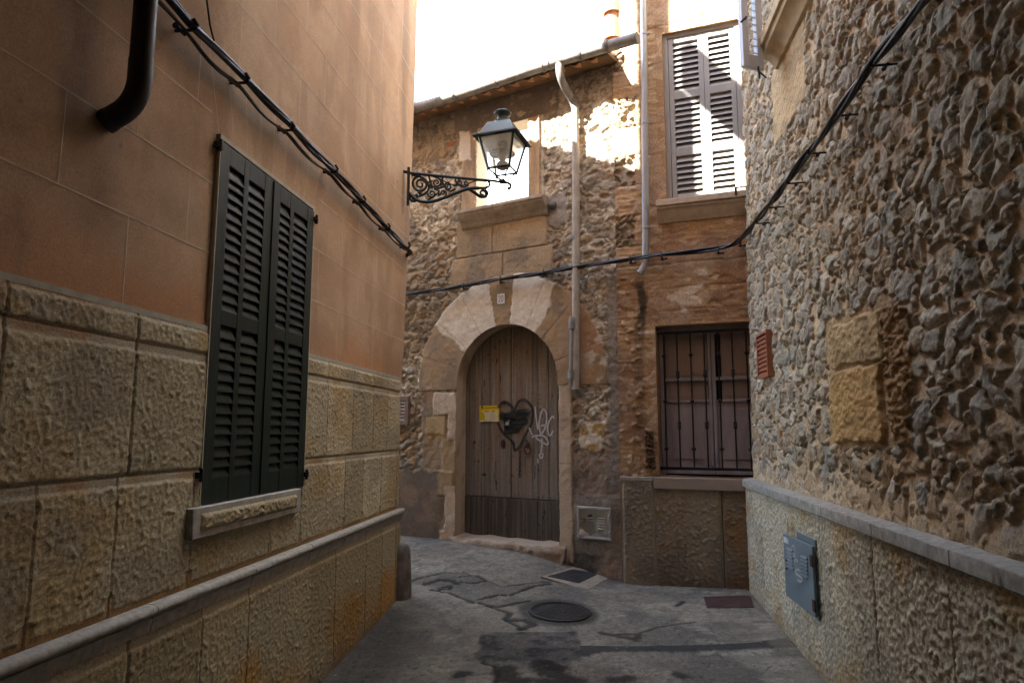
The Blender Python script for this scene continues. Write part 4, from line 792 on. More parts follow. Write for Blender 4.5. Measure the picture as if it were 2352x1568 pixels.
# low window: timber leaves with glass, shutters behind, iron grille
LW=bpy.data.objects.new('barred_window',None); link(LW,BH)
M_VIO=mat('faded_brown_paint',(.30,.27,.275),.6,var=.25,scale=10,bump=.2,stretch=(1,1,.25))
M_PANEL=mat('panel_brown',(.30,.245,.24),.7,var=.25,scale=8,bump=.2,stretch=(1,1,.25))
mb=MB(); 
for a_,b_ in ((.200,.250),(.700,.732),(.738,.775),(1.255,1.30)): mb.box(a_,b_,1.16,2.70,-.235,-.19)
for a_,b_ in ((.250,.700),(.775,1.255)):
    for z0,z1 in ((1.16,1.235),(1.90,1.925),(2.125,2.16),(2.615,2.70)): mb.box(a_,b_,z0,z1,-.233,-.192)
mb.build('window_frame',M_VIO,LW,bevel=.004)
mb=MB()
for a_,b_ in ((.250,.700),(.775,1.255)): mb.box(a_,b_,1.235,1.90,-.222,-.212); mb.box(a_+.06,b_-.06,1.31,1.83,-.212,-.204)
mb.build('wood_panel',M_PANEL,LW,bevel=.006)
gl=mat_glass('window_glass',(.88,.87,.86),.7,.03,.3)
for a_,b_ in ((.250,.700),(.775,1.255)):
    for z0,z1 in ((1.925,2.125),(2.16,2.615)): mb=MB(); mb.box(a_,b_,z0,z1,-.215,-.212); mb.build('pane',gl,LW)
mb=MB(); mb.box(.255,.69,1.9,2.62,-.28,-.245); mb.box(.83,1.3,1.9,2.62,-.28,-.245)
for a_,b_ in ((.30,.65),(.86,1.25)): mb.box(a_,b_,1.96,2.12,-.245,-.237); mb.box(a_,b_,2.19,2.57,-.245,-.237)
mb.build('inner_shutter',mat('inner_wood',(.60,.48,.43),.7,var=.2,scale=8,stretch=(1,1,.25)),LW,bevel=.006)
mb=MB(); mb.box(.2,1.3,1.1,2.7,-.5,-.45); mb.build('dark_room',mat('room_dark',(.01,.01,.01),.9,bump=0),LW)
GR=bpy.data.objects.new('window_grille',None); link(GR,BH); M_BAR=mat('dark_bar_iron',(.022,.016,.015),.5,.4,var=.35,scale=40,bump=.2)
mb=MB(); mb.box(.185,1.31,2.618,2.645,-.115,-.085); mb.build('rail',M_BAR,GR,bevel=.002); mb=MB(); mb.box(.185,1.31,1.205,1.235,-.115,-.085); mb.build('rail',M_BAR,GR,bevel=.002)
for k in range(9):
    u=.262+.1388*k*.998
    if u>1.3: break
    mb=MB(); mb.tube([(u,1.21,-.10),(u,2.64,-.10)],.0085,8)
    kn=(2.39,1.91,1.42) if k%2==0 else (2.19,1.66)
    for z in kn:
        if k%2==0: mb.lathe((u,z,-.10),[(.009,-.02),(.016,-.014),(.023,-.004),(.023,.004),(.016,.014),(.009,.02)],10)
        else:
            for o_ in (-.026,0,.026): mb.lathe((u,z+o_,-.10),[(.009,-.014),(.018,-.008),(.021,0),(.018,.008),(.009,.014)],10)
    mb.build('bar',M_BAR,GR)
# grey metal downpipe in front of the sandstone
DP=on(FB,'metal_downpipe','long straight grey zinc downpipe at the left edge of the sandstone house','drainpipe',.165,3.3,.09)
M_ZINC=mat('painted_zinc',(.33,.335,.345),.38,.45,var=.12,scale=6,bump=.05)
mb=MB(); pts=[(.042,4.9,0),(.0,2.0,0),(-.03,.30,0)]+[(-.03-.06*(1-math.cos(t)),.30-.13-.0*t-.10*math.sin(t)+.0,0) for t in ()]
pts+= [(-.036,.12,.0),(-.048,.05,.005),(-.075,-.01,.012),(-.105,-.045,.02)]
mb.tube(pts,.037,20); mb.build('pipe',M_ZINC,DP)
for z in (5.95,4.92,3.75):
    mb=MB(); x=.042-(4.9-(z-3.3))*.0145; mb.tube([(x,z-3.3-.012,0),(x,z-3.3+.012,0)],.042,20); mb.box(x+.03,x+.075,z-3.3-.008,z-3.3+.008,-.01,.01); mb.box(x-.01,x+.01,z-3.3-.01,z-3.3+.01,-.09,-.04); mb.build('pipe_clip',M_ZINC,DP,bevel=.002)
# ================================================================== RIGHT: rubble house (C)
RH=empty('rubble_stone_house',FR,'house on the right of rough grey stones in ochre mortar','house')
def rpath(s,Z,s0,r,bat):
    th=np.clip((s0-s)/r,0,math.radians(80)); bx=np.maximum(s,s0)-r*np.sin(th)-np.maximum(s0-s-r*math.radians(80),0)*.17; by=r*(1-np.cos(th))+np.maximum(s0-s-r*math.radians(80),0)*.98+bat*(Z-1.1)
    return bx,by,-np.sin(th),-np.cos(th)
us=cat(np.arange(-.6,4.95,.0082),np.arange(4.95,10,.12)); zs=cat(np.arange(1.10,6.4,.0085),np.arange(6.4,9.5,.15)); U,Z=np.meshgrid(us,zs)
wx=(fbm(U*9,Z*9,3,300)-.5)*.07; wz=(fbm(U*9,Z*9,3,301)-.5)*.07
big=ss(U,1.2,3.2)
jag=(fbm(U*34,Z*34,3,311)-.5)
def stones(fx,fz,seed,warp,**k):
    F1,F2,dx,dy,K,hs,hk=polycells((U+wx*warp)*fx,(Z+wz*warp)*fz,seed,**k)
    e=np.minimum(1-F1,(F2-F1)*.55-.075)+jag*.07
    top=np.clip(e*(1.0+5*hk(0)**2),0,1)                       # each cut face rises at a pitch of its own
    return e,top,dx,dy,hs,hk
e,top,dx,dy,hs,hf=stones(5.9,6.7,302,.12,r0=.32,r1=.68,aniso=.42,rot=PI*1.3)
eb,topb,dxb,dyb,hb2,hfb=stones(12.5,13.5,330,.15,r0=.24,r1=.5,aniso=.35)
eb=eb-(hb2(7)>.8)*2
st=ss(e,0,.035); stb=ss(eb,0,.05)*(1-st)
n1=fbm(U*14,Z*14,4,303,.55); n2=fbm(U*38,Z*38,4,304,.65)
lam=(vn(U*9+hs(8)*30,Z*60*(.6+.8*hs(9)),313)-.5)*(hs(6)>.5)
C1,C2,cx_,cy_,ch_=cells((U+wx*.3)*17,(Z+wz*.3)*19,314,.5,.4,PI,2)
Hs=.012+(.010+.020*hs(0))*top+dx*(hs(1)-.5)*.05+dy*(hs(2)-.5)*.065+lam*.007+(n2-.5)*.010+(C1**2-.15)*.010+cx_*(ch_(1)-.5)*.008+cy_*(ch_(2)-.5)*.008
Hb=.008+.016*topb+dxb*(hb2(1)-.5)*.02+(n2-.5)*.008
Hm=(n1-.5)*.018+(n2-.5)*.003
H=Hm+st*np.clip(Hs,.003,.055)*.72+stb*Hb
mc=full(U.shape,(.51,.39,.28)); mc=mix(mc,(.43,.315,.22),ss(n1,.45,.7)*.7); mc=mix(mc,(.52,.38,.25),ss(fbm(U*2,Z*2,3,306),.5,.7)*.6); mc*=(.93+.14*n2)[...,None]
k=hs(4); sc=full(U.shape,(.385,.335,.27)); sc=mix(sc,(.295,.272,.24),((k<.38))*.85); sc=mix(sc,(.43,.39,.335),((k>.38)&(k<.6))*.8); sc=mix(sc,(.36,.28,.195),((k>.6)&(k<.78))*.7); sc=mix(sc,(.24,.225,.205),(k>.92)*.8)
lowy=ss(2.2-Z,0,.8); sc=mix(sc,(.28,.18,.10),((hs(6)<.5)*lowy*.65)); sc=mix(sc,(.19,.185,.18),((hs(6)>.8)*lowy*.6))
sc*=(.86+.28*hs(5))[...,None]; sc*=(.9+.2*hf(6))[...,None]; sc=mix(sc,(.40,.36,.30),ss(n1+.25*(n2-.5),.56,.72)*.4); sc=mix(sc,(.17,.145,.115),ss(n2,.54,.75)*.35)
sb=full(U.shape,(.30,.26,.21))*(.6+.8*hb2(5))[...,None]
c=mc*(1-st[...,None])+sc*st[...,None]; c=c*(1-stb[...,None])+sb*stb[...,None]
# dressed ochre blocks set in the rubble, and the smooth panel under the window
def setin(u0,u1,z0,z1,col,h,edge,seed,amp=.012):
    global H,c
    w=(fbm(U*8,Z*8,3,seed)-.5)*edge; m=ss(-boxsdf(U,Z,u0,u1,z0,z1)-w,-.006,.01); t=(fbm(U*22,Z*44,4,seed+1)-.5)
    cc=full(U.shape,col); cc=mix(cc,[x*.62 for x in col],ss(fbm(U*6,Z*9,4,seed+2),.5,.7)*.7); cc*=(.85+.3*fbm(U*40,Z*40,3,seed+3))[...,None]
    H=H*(1-m)+(h+t*amp)*m; c=c*(1-m[...,None])+cc*m[...,None]
setin(2.42,3.42,1.50,2.30,(.40,.285,.18),.006,.12,320)
setin(2.53,3.32,1.985,2.24,(.40,.29,.165),.032,.07,330,.02); setin(2.53,3.30,1.54,1.955,(.42,.27,.125),.036,.07,340,.022)
setin(3.36,3.62,1.55,2.25,(.27,.17,.09),.03,.2,350,.05)
setin(1.30,2.24,3.97,4.62,(.46,.345,.22),.020,.05,360,.010)
setin(1.62,1.68,2.5,2.52,(.4,.3,.2),.0,.02,366)
setin(-.6,.16,2.42,2.72,(.48,.40,.30),.012,.2,370)
foot=ss(1.36-Z+.25*(fbm(U*3,Z*3,3,371)-.5),0,.12); H=H*(1-foot*.55)+foot*.55*.02; c=c*(1-foot[...,None]*.45)+mc*foot[...,None]*.45
WW=boxsdf(U,Z,1.66,3.1,4.80,6.5)
ok=fc(WW)>0
field(us,zs,H,c,[('rubble_wall',ok,M_RUBBLE)],RH,path=rpath(U,Z,.20,.40,.018),U=U,Z=Z,gain=1.12)
# base
us=cat(np.arange(-.6,4.95,.0088),np.arange(4.95,10,.12)); zs=cat(np.arange(-.25,0,.05),np.arange(0,1.075,.0088),[1.075]); U,Z=np.meshgrid(us,zs)
ins,jt,hb=blocks(U,Z,[(-1,2,[.70,1.59,2.345,3.206,4.004,4.85,5.7,6.6,7.5,8.4])],.0,.0,.004)
wx=(fbm(U*30,Z*30,2,380)-.5)*.04; P=pitted(U,Z*.85,382,1.35)*.8
pit=ss(-P,.10,.55)
H=.078+.006*P-.012*ss(.008-jt,0,.005)
c=full(U.shape,(.41,.37,.30)); c=mix(c,(.50,.46,.38),ss(P,.0,.5)*.7); c=mix(c,(.27,.25,.215),ss(fbm(U*3,Z*3,4,383)+.5*(hb-.5),.5,.7)*.6); c=mix(c,(.36,.25,.12),ss(fbm(U*2.5,Z*3,5,384),.57,.72)*.6)
c=mix(c,(.12,.10,.08),pit*.55); c=mix(c,(.12,.10,.085),ss(.008-jt,0,.005)*.6); c=mix(c,(.22,.15,.09),ss(.22-Z+.15*(fbm(U*5,Z*5,3,385)-.5),0,.2)*.6)
field(us,zs,H,c,[('rough_base',np.ones((len(zs)-1,len(us)-1),bool),M_HAMMER)],RH,path=rpath(U,Z*0+1.1,.12,.40,0),U=U,Z=Z,gain=1.15)
# coping, jointed, following the rounded corner
zb=[(1.068,.05),(1.068,.100),(1.072,.104),(1.132,.104),(1.137,.100),(1.150,.02),(1.150,-.04)]
M_COPE=mat('coping_stone',(.29,.275,.245),.9,var=.4,scale=26,bump=.6,c2=(.40,.37,.32))
cj=[-.5,1.73,2.476,3.286,4.081,4.9,5.75,6.6,7.5,8.4,9.9]; mb=MB()
for a_,b_ in zip(cj[:-1],cj[1:]):
    ss_=np.unique(np.concatenate([np.linspace(a_+.003,b_-.003,26),np.arange(max(a_+.003,-.5),min(b_,.2),.03) if a_<.2 else []])); n=len(zb); b=len(mb.v)
    for s_ in ss_:
        bx,by,nx,ny=rpath(np.array([s_]),np.array([1.1]),.12,.40,0)
        for z,d in zb: jx=(float(fbm(np.array([s_*9+z*40]),np.array([d*60]),3,388)[0])-.5)*.011*(d>.03); mb.v.append((float((bx+nx*(d+jx))[0]),float((by+ny*(d+jx))[0]),z+jx*.7))
    for i in range(len(ss_)-1):
        for j in range(n-1): mb.f.append((b+i*n+j,b+i*n+j+1,b+(i+1)*n+j+1,b+(i+1)*n+j))
    mb.f.append(tuple(range(b,b+n))); mb.f.append(tuple(range(b+(len(ss_)-1)*n,b+len(ss_)*n))[::-1])
mb.build('coping',M_COPE,RH,bevel=.003)
mb=MB(); mb.box(.35,10,-.2,9.6,-5,-.20); mb.build('house_core',M_WALLB,RH)
mb=MB(); mb.box(.1,10,9.5,9.65,-5,.2); mb.build('roof',M_WALLB,RH)
# window with its moulded sill and an open pale blue shutter
mb=MB(); bt=.018*3.6; prof=[(4.56-.02,-.1),(4.56,.05-bt),(4.60,.07-bt),(4.64,.10-bt),(4.66,.15-bt),(4.70,.155-bt),(4.705,.18-bt),(4.775,.185-bt),(4.785,.165-bt),(4.80,-.25)]
mb.profile(prof,1.52,3.25); mb.build('moulded_sill',mat('ochre_sill_stone',(.46,.34,.20),.85,var=.25,scale=10,bump=.35),RH,bevel=.005)
mb=MB(); mb.box(1.62,1.67,4.8,6.5,-.3,-.03); mb.box(1.67,3.1,4.8,6.5,-.3,-.27); mb.build('window_reveal',mat('deep_reveal',(.10,.085,.07),.9),RH)
M_BLUE=mat('pale_blue_paint',(.56,.64,.74),.5,var=.15,scale=10,bump=.2,stretch=(1,1,.3))
sh=bpy.data.objects.new('open_shutter',None); link(sh,RH)
hp=FR.w(1.60,0,.10); q0=EYE+ray(1705,153)*5.5; fe=FR.loc(q0); ang_=math.atan2(-(.10-fe[2]),1.60-fe[0])
sh.location=(1.60,-.10,0); sh.rotation_euler=(0,0,ang_); wsh=math.hypot(fe[0]-1.60,fe[2]-.10)
zsh=fe[1]
louvred_leaf(sh,-wsh,0,zsh,6.35,-.022,.044,[(-wsh+.06,-.06)],[(zsh+.11,6.24)],.06,.06,M_BLUE,.062,ov=.36)
mb=MB(); mb.tube([(-.06,zsh+.015,.02),(-.06,zsh-.09,.03)],.009,6); mb.tube([(-.07,zsh-.03,.03),(.06,zsh-.03,-.03)],.008,6); mb.build('shutter_stay',M_IRON,sh); mb=MB(); mb.tube([(-wsh+.03,zsh+.38,-.04),(-wsh+.03,zsh+.41,.04),(-wsh-.04,zsh+.34,.06)],.009,6); mb.build('shutter_catch',M_IRON,sh)
# terracotta air brick
mb=MB(); g0,g1,gz0,gz1=.64,1.02,2.065,2.465; D0=.03
for q in ((g0,g1,gz1-.02,gz1),(g0,g1,gz0,gz0+.02),(g0,g0+.018,gz0+.02,gz1-.02),(g1-.018,g1,gz0+.02,gz1-.02)): mb.box(*q,-.06,D0+.01)
nx_,nz_=6,9; du=(g1-g0-.036)/nx_; dz_=(gz1-gz0-.04)/nz_
for i in range(nx_):
    for j in range(nz_):
        u0=g0+.018+i*du+(du*.5 if j%2 else 0); z0=gz0+.02+j*dz_
        if j%2 and i==nx_-1: continue
        b=len(mb.v); mb.v+=[mb.P(u0,z0,D0-.02),mb.P(u0+du,z0,D0-.02),mb.P(u0+du*.5,z0+dz_*.98,D0-.02),mb.P(u0+du*.5,z0+dz_*.05,D0+.022)]; mb.f+=[(b,b+1,b+3),(b+1,b+2,b+3),(b+2,b,b+3)]
        mb.box(u0-.003,u0+.003,z0,z0+dz_,D0-.035,D0-.022)
M_TERR=mat('terracotta_vent',(.33,.125,.065),.85,var=.25,scale=18,bump=.2)
mb.build('air_brick',M_TERR,RH,smooth=False); mb=MB(); mb.box(g0,g1,gz0,gz1,-.07,-.04); mb.build('air_brick_backing',mat('vent_shadow',(.02,.012,.01),.9),RH)
# blue-grey meter cabinet with a loose lid
CB=on(FR,'blue_meter_cabinet','blue-grey metal meter cabinet with loose lid and white scrawl on the right-hand rough stone base','utility cabinet',1.98,.645,.08)
M_BG=mat('blue_grey_paint',(.155,.205,.235),.45,.25,var=.12,scale=6,bump=.06,c2=(.19,.24,.27))
mb=MB(); mb.box(-.13,.295,-.25,.255,-.05,.012); mb.build('housing',M_BG,CB,bevel=.003)
LID=bpy.data.objects.new('lid',None); link(LID,CB); LID.location=(.30,-.016,0); LID.rotation_euler=(0,0,math.radians(3.2))
mb=MB(); mb.box(-.585,.0,-.225,.215,0,.018); lidm=mb.build('lid_panel',M_BG,LID,bevel=.004)
for x0,x1 in ((-.50,-.38),(-.21,-.09)):
    mb=MB()
    for k in range(6):
        z=.125-k*.024; mb.hexa([(x0,z-.009,.017),(x1,z-.009,.017),(x1,z+.006,.017),(x0,z+.006,.017),(x0,z-.008,.012),(x1,z-.008,.012),(x1,z+.006,.012),(x0,z+.006,.012)]); b=len(mb.v)-8
        for q in (0,1): mb.v[b+q]=(mb.v[b+q][0],mb.v[b+q][1]-.013,mb.v[b+q][2])
    mb.build('vent_louvre',M_BG,LID,bevel=.001)
mb=MB(); mb.box(-.57,-.50,.155,.195,.018,.0188); mb.box(-.485,-.47,.155,.19,.018,.0188); mb.build('white_sticker',mat('white_sticker',(.66,.67,.66),.6,var=.1),LID)
for z in (.12,-.16): mb=MB(); mb.box(-.035,.012,z-.035,z+.04,.015,.024); mb.build('lid_hinge',M_RUST,LID,bevel=.002)
for (x,z) in ((-.545,.035),(-.525,.035),(-.545,-.03),(-.525,-.02)): mb=MB(); mb.lathe((x,z,.018),[(.008,0),(.006,.004),(.002,.005)],8,'d'); mb.build('lock_screw',M_IRON,LID)
def QL(x,y): # lid's own coordinates of a point in the enlarged photograph (columns 390-570, rows 575-1110)
    t=(x-393)/(556-393); ztop=.215-.0*t; yt=575+(625-575)*t; yb=990+(1110-990)*t; return (-.585+.585*(.75*t+.25*t*t), .215-.44*(y-yt)/(yb-yt))
scr_=[([(455,655),(470,650),(472,690)],),([(458,645),(456,690)],),([(466,700),(474,715),(464,722),(460,708),(466,700)],),([(470,760),(478,740),(484,758),(490,735)],),([(468,745),(470,770)],),([(500,815),(480,810),(474,835),(490,850),(508,865),(500,890),(480,880)],)]
paint('white_scrawl',[([QL(*p) for p in s[0]],.020) for s in scr_],wht,LID,.0195,.6)
# ================================================================== ground
pts=[]
def gp(fr,x,y,d): q=fr.hit(x,y,d); w=fr.w(q[0],q[1],d); pts.append((w[0],w[1],w[2]))
for x,y in ((735,1568),(800,1500),(880,1415)): gp(FL,x,y,.05)
pts.append((-1.0,6.35,.135))
for x,y in ((930,1230),(1000,1236),(1065,1247),(1290,1292),(1360,1318),(1430,1337)): gp(FA,x,y,.03 if x!=1065 and x!=1290 else .08)
gp(FB,1560,1345,.03); gp(FB,1700,1353,.03)
for x,y in ((1717,1352),(1800,1450),(1900,1568)): gp(FR,x,y,.08)
pts+=[(-1.7,0,-.08),(1.5,0,-.0),(-1.7,-6,-.15),(1.2,-6,-.1),(-4.2,9.8,.62),(-4.5,8.6,.60),(-8,12,1.2),(-8,10.5,1.2)]
pts=np.array(pts); r0=.6
A_=np.sqrt(((pts[:,None,:2]-pts[None,:,:2])**2).sum(-1)+r0*r0); n=len(pts)
Mx=np.zeros((n+3,n+3)); Mx[:n,:n]=A_+np.eye(n)*.02*-1; Mx[:n,n:]=np.c_[np.ones(n),pts[:,:2]]; Mx[n:,:n]=Mx[:n,n:].T
co=np.linalg.solve(Mx,np.r_[pts[:,2],0,0,0])
def gz(X,Y):
    X=np.asarray(X,float);Y=np.asarray(Y,float);t=co[n]+co[n+1]*X+co[n+2]*Y
    for i in range(n): t=t+co[i]*np.sqrt((X-pts[i,0])**2+(Y-pts[i,1])**2+r0*r0)
    return t
def gcl(X,Y): return gz(np.clip(X,-9,4),np.clip(Y,-7,13))
def ground(x,y):
    r=ray(x,y); z=.05
    for _ in range(30):
        t=(z-1.6)/r[2]; q=EYE+r*t; z=float(gcl(q[0],q[1]))
    return q[0],q[1],z
def Q2(x,y): return ground((1200+x*.9354)/1.7415,(2100+y*.9354)/1.7415)
def G2(L): return [Q2(*p)[:2] for p in L]
xs=cat(np.linspace(-80,-9,9),np.arange(-9,-2.2,.2),np.arange(-2.2,2.75,.0125),np.arange(2.75,5,.2),np.linspace(5,80,8)); ys=cat(np.linspace(-80,-7,8),np.arange(-7,2.2,.2),np.arange(2.2,9.6,.0145),np.arange(9.6,14,.2),np.linspace(14,80,8))
X,Y=np.meshgrid(xs,ys); Zg=gcl(X,Y)
nA=fbm(X*1.3,Y*1.3,4,500); nB=fbm(X*5,Y*5,4,501); nC=fbm(X*28,Y*28,3,502); wob=(nB-.5)*.12+(nC-.5)*.055
H=(nA-.5)*.015+(nC-.5)*.005
c=full(X.shape,(.172,.157,.138)); c=mix(c,(.232,.212,.185),ss(nA,.48,.66)*.8); c=mix(c,(.10,.097,.094),ss(fbm(X*2.2+3,Y*2.2,5,503),.48,.66)*.7); c=mix(c,(.25,.235,.205),ss(fbm(X*4.1+9,Y*4.1,5,504),.56,.70)*.5); c=mix(c,(.095,.09,.085),ss(fbm(X*9,Y*9,4,507),.55,.7)*.45); c*=(.7+.6*nC)[...,None]*(.85+.3*vn(X*75,Y*75,512))[...,None]
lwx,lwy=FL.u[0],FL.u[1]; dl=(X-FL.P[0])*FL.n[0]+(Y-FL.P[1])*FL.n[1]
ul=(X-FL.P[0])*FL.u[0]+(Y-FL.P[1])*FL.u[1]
c=mix(c,(.035,.032,.031),ss(.62+wob*2.2-dl-.35*ss(ul,-1.2,.0),-.1,.35)*ss(dl,-.2,.02)*ss(-ul,-.15,.5)*.72)      # asphalt darker in a band along the left wall
p1=polysdf(X,Y,G2([(770,470),(830,452),(1000,458),(1180,450),(1190,500),(1200,520),(1215,560),(1195,582),(1040,587),(900,572),(800,582),(725,555),(775,540)]))+wob*.55
p2=polysdf(X,Y,G2([(1190,512),(1450,516),(1700,511),(1900,504),(2085,482),(2132,520),(2040,524),(1860,533),(1720,539),(1500,538),(1300,542),(1200,560)]))+wob*.12
p3=polysdf(X,Y,G2([(500,225),(580,205),(700,203),(860,262),(1070,242),(1062,258),(880,292),(820,330),(740,328),(610,282),(540,262)]))+wob*.5
m1=ss(-p1,-.015,.02)*(.65+.35*ss(nC,.3,.55));m2=ss(-p2,-.006,.010);m3=ss(-p3,-.03,.03)*(.5+.5*ss(nC,.35,.6))
c=mix(c,(.062,.062,.065),m1*.85); c=mix(c,(.022,.022,.025),m1*ss(fbm(X*6,Y*9,4,505),.52,.64)*.8); c=mix(c,(.14,.12,.10),m1*ss(fbm(X*7+3,Y*8,3,506),.62,.70)*.6); c=mix(c,(.034,.035,.038),m2*.92); c=mix(c,(.085,.083,.08),m3*.7)
H=H+.008*m1+.006*m2+.006*m3
cF1,cF2,_a,_b,chs=cells((X+wob*.5)*3.1,(Y+wob*.5)*3.1,520,.3,.3,PI,2); cz_=ss(.016-(cF2-cF1),0,.012)*ss(fbm(X*.9,Y*.9,3,521),.46,.6); c=mix(c,(.03,.028,.026),cz_*.75); H=H-cz_*.005
cF1,cF2,_a,_b,chs=cells(X*24,Y*24,522,.2,.4,PI,2); ag=ss(.34-cF1,0,.1); c=c*(1+.55*(ag*(chs(0)-.45)))[...,None]; H=H+ag*.0012
def crack(L,w,dp=.012,col=(.018,.018,.018),s=1.):
    global c,H
    d=linedist(X,Y,G2(L))+wob*.16*s; m=ss(w-d,0,w*.6); c=mix(c,col,m*.85); H=H-m*dp
crack([(540,252),(600,235),(650,240),(672,250)],.05); crack([(612,268),(645,262),(640,275),(600,275)],.035); crack([(684,222),(760,213),(800,238),(735,250),(690,243)],.03)
crack([(470,240),(520,225),(620,204),(700,203),(770,225),(862,262),(960,250),(1072,240)],.022); crack([(560,275),(640,290),(742,328)],.03); crack([(760,318),(840,300),(900,296),(1000,262),(1070,250)],.022); crack([(770,330),(850,345),(980,320)],.03); crack([(800,340),(900,372),(880,400),(960,440)],.035,.012); crack([(890,400),(960,402),(1000,420),(940,440)],.05)
crack([(1285,452),(1340,462),(1450,460),(1440,490)],.035,.006,(.03,.028,.024)); crack([(1450,458),(1530,432),(1690,414)],.022,.006,(.04,.036,.03)); crack([(1610,345),(1640,325)],.03)
crack([(1290,458),(1360,470),(1420,480)],.05,.004,(.035,.032,.028)); crack([(780,585),(830,600),(850,640),(830,675)],.02)
for L,w in (([(880,620),(900,665),(960,672)],.10),([(1040,600),(1090,640),(1170,668),(1060,672)],.11),([(1340,660),(1390,656)],.06),([(680,640),(700,635)],.05),([(1620,640),(1625,642)],.05),([(1060,590),(1110,610)],.07)):
    d=linedist(X,Y,G2(L))+wob*1.1; c=mix(c,(.022,.021,.02),ss(w-d,-.02,.05)*.9)
# pale cement splashes
for L,w in (([(1700,440),(1760,455)],.06),([(1600,415),(1660,435)],.03),([(1735,285),(1780,290)],.05),([(1880,290),(1920,290)],.05),([(1550,340),(1560,342)],.035),([(1370,384),(1380,386)],.035),([(930,358),(965,362)],.05),([(950,382),(975,385)],.04),([(1740,500),(1800,502)],.05),([(1720,545),(1880,548),(2000,532)],.055),([(1970,430),(1985,440)],.04),([(1640,372),(1650,374)],.03),([(1710,380),(1730,384)],.025)):
    d=linedist(X,Y,G2(L))+wob*.9; c=mix(c,(.30,.285,.26),ss(w-d,-.015,.03)*.65*ss(nC+.3*(nB-.5),.35,.6))
cc_=Q2(1110,370); mh=np.hypot(X-cc_[0],Y-cc_[1]); c=mix(c,(.035,.033,.03),ss(.36+wob*.8-mh,-.03,.05)*.8)
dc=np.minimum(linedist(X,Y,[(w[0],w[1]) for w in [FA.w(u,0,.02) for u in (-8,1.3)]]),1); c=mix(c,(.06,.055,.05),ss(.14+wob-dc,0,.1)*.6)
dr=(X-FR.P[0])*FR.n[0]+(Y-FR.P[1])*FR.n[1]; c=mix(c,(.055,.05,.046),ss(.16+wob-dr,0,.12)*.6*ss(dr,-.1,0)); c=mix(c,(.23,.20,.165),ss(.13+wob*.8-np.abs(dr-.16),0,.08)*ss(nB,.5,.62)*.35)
sp=(vn(X*55,Y*55,510)>.955)*(vn(X*6,Y*6,511)>.4); c=mix(c,(.26,.25,.23),sp*.5)
# wells cut for the covers
sqd=G2([(1058,222),(1165,189),(1278,206),(1192,247)]); sqo=G2([(1030,226),(1165,178),(1340,214),(1228,271)]); rdc=G2([(1728,307),(1925,301),(1942,352),(1745,355)])
H=H-.02*ss(.262-mh,-.004,.004)-.03*ss(-polysdf(X,Y,sqo),-.004,.004)-.02*ss(-polysdf(X,Y,rdc),-.004,.004)
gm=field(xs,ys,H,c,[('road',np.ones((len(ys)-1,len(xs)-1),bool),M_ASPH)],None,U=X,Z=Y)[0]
# field() lays its relief along -y: turn it into height
me=gm.data; co_=np.empty(len(me.vertices)*3,np.float32); me.vertices.foreach_get('co',co_); co_=co_.reshape(-1,3); v2=np.empty_like(co_); v2[:,0]=co_[:,0]; v2[:,1]=co_[:,2]; v2[:,2]=-co_[:,1]+gcl(co_[:,0],co_[:,2]); me.vertices.foreach_set('co',v2.ravel()); me.update(); gm['kind']='structure'
def gframe(x,y,ang=0):
    """matrix lying on the road"""
    e=.1; nx_=-(gcl(x+e,y)-gcl(x-e,y))/(2*e); ny_=-(gcl(x,y+e)-gcl(x,y-e))/(2*e); nn=Vector((float(nx_),float(ny_),1)).normalized()
    xx=Vector((math.cos(ang),math.sin(ang),0)); xx=(xx-nn*xx.dot(nn)).normalized(); yy=nn.cross(xx)
    M=Matrix((xx,yy,nn)).transposed().to_4x4(); M.translation=(x,y,float(gcl(x,y))); return M
def gempty(name,x,y,label,cat,ang=0):
    o=bpy.data.objects.new(name,None); link(o); o.matrix_world=gframe(x,y,ang); return tag(o,label,cat)
class GB(MB):
    def P(s,u,z,d): return (u,z,d)     # u, z lie on the ground, d is up
M_CAST=mat('cast_iron',(.045,.042,.042),.55,.5,var=.3,scale=25,bump=.3); M_CASTL=mat('worn_iron_edges',(.10,.095,.092),.5,.5,var=.2,scale=25)
MH=gempty('manhole_cover',cc_[0],cc_[1],'round ribbed cast iron manhole cover in the middle of the asphalt','manhole cover',math.radians(-38))
g=GB(); g.lathe((0,0,0),[(.275,-.03)],3) if False else None
def disc(g,prof,k=64):
    b=len(g.v); n=len(prof)
    for r,hh in prof:
        for j in range(k): g.v.append((r*math.cos(2*PI*j/k),r*math.sin(2*PI*j/k),hh))
    for i in range(n-1):
        for j in range(k): g.f.append((b+i*k+j,b+i*k+(j+1)%k,b+(i+1)*k+(j+1)%k,b+(i+1)*k+j))
    g.f.append(tuple(range(b+(n-1)*k,b+n*k)))
disc(g,[(.268,-.04),(.268,.010),(.262,.013),(.243,.013),(.241,.002)]); g.build('frame_ring',M_CAST,MH)
g=GB(); disc(g,[(.238,-.03),(.238,.008),(.232,.010),(.224,.010),(.222,.004)]); g.build('lid',M_CAST,MH)
g=GB()
for k in range(-6,7):
    x=k*.033; hl=math.sqrt(max(.218**2-x*x,0)); 
    if abs(x)<.06: g.box(x-.006,x+.006,.06,hl,.003,.0105); g.box(x-.006,x+.006,-hl,-.06,.003,.0105)
    elif x<-.12: continue
    else: g.box(x-.006,x+.006,-hl,hl,.003,.0105)
g.tube([(.055*math.cos(PI/4+i*PI/2),.055*math.sin(PI/4+i*PI/2),.008) for i in range(5)],.006,6); g.tube([(.028*math.cos(i*PI/3),.028*math.sin(i*PI/3),.009) for i in range(7)],.005,6); g.tube([(-.10,y_,.008) for y_ in (-.18,.18)],.004,6)
g.build('ribs',M_CASTL,MH)
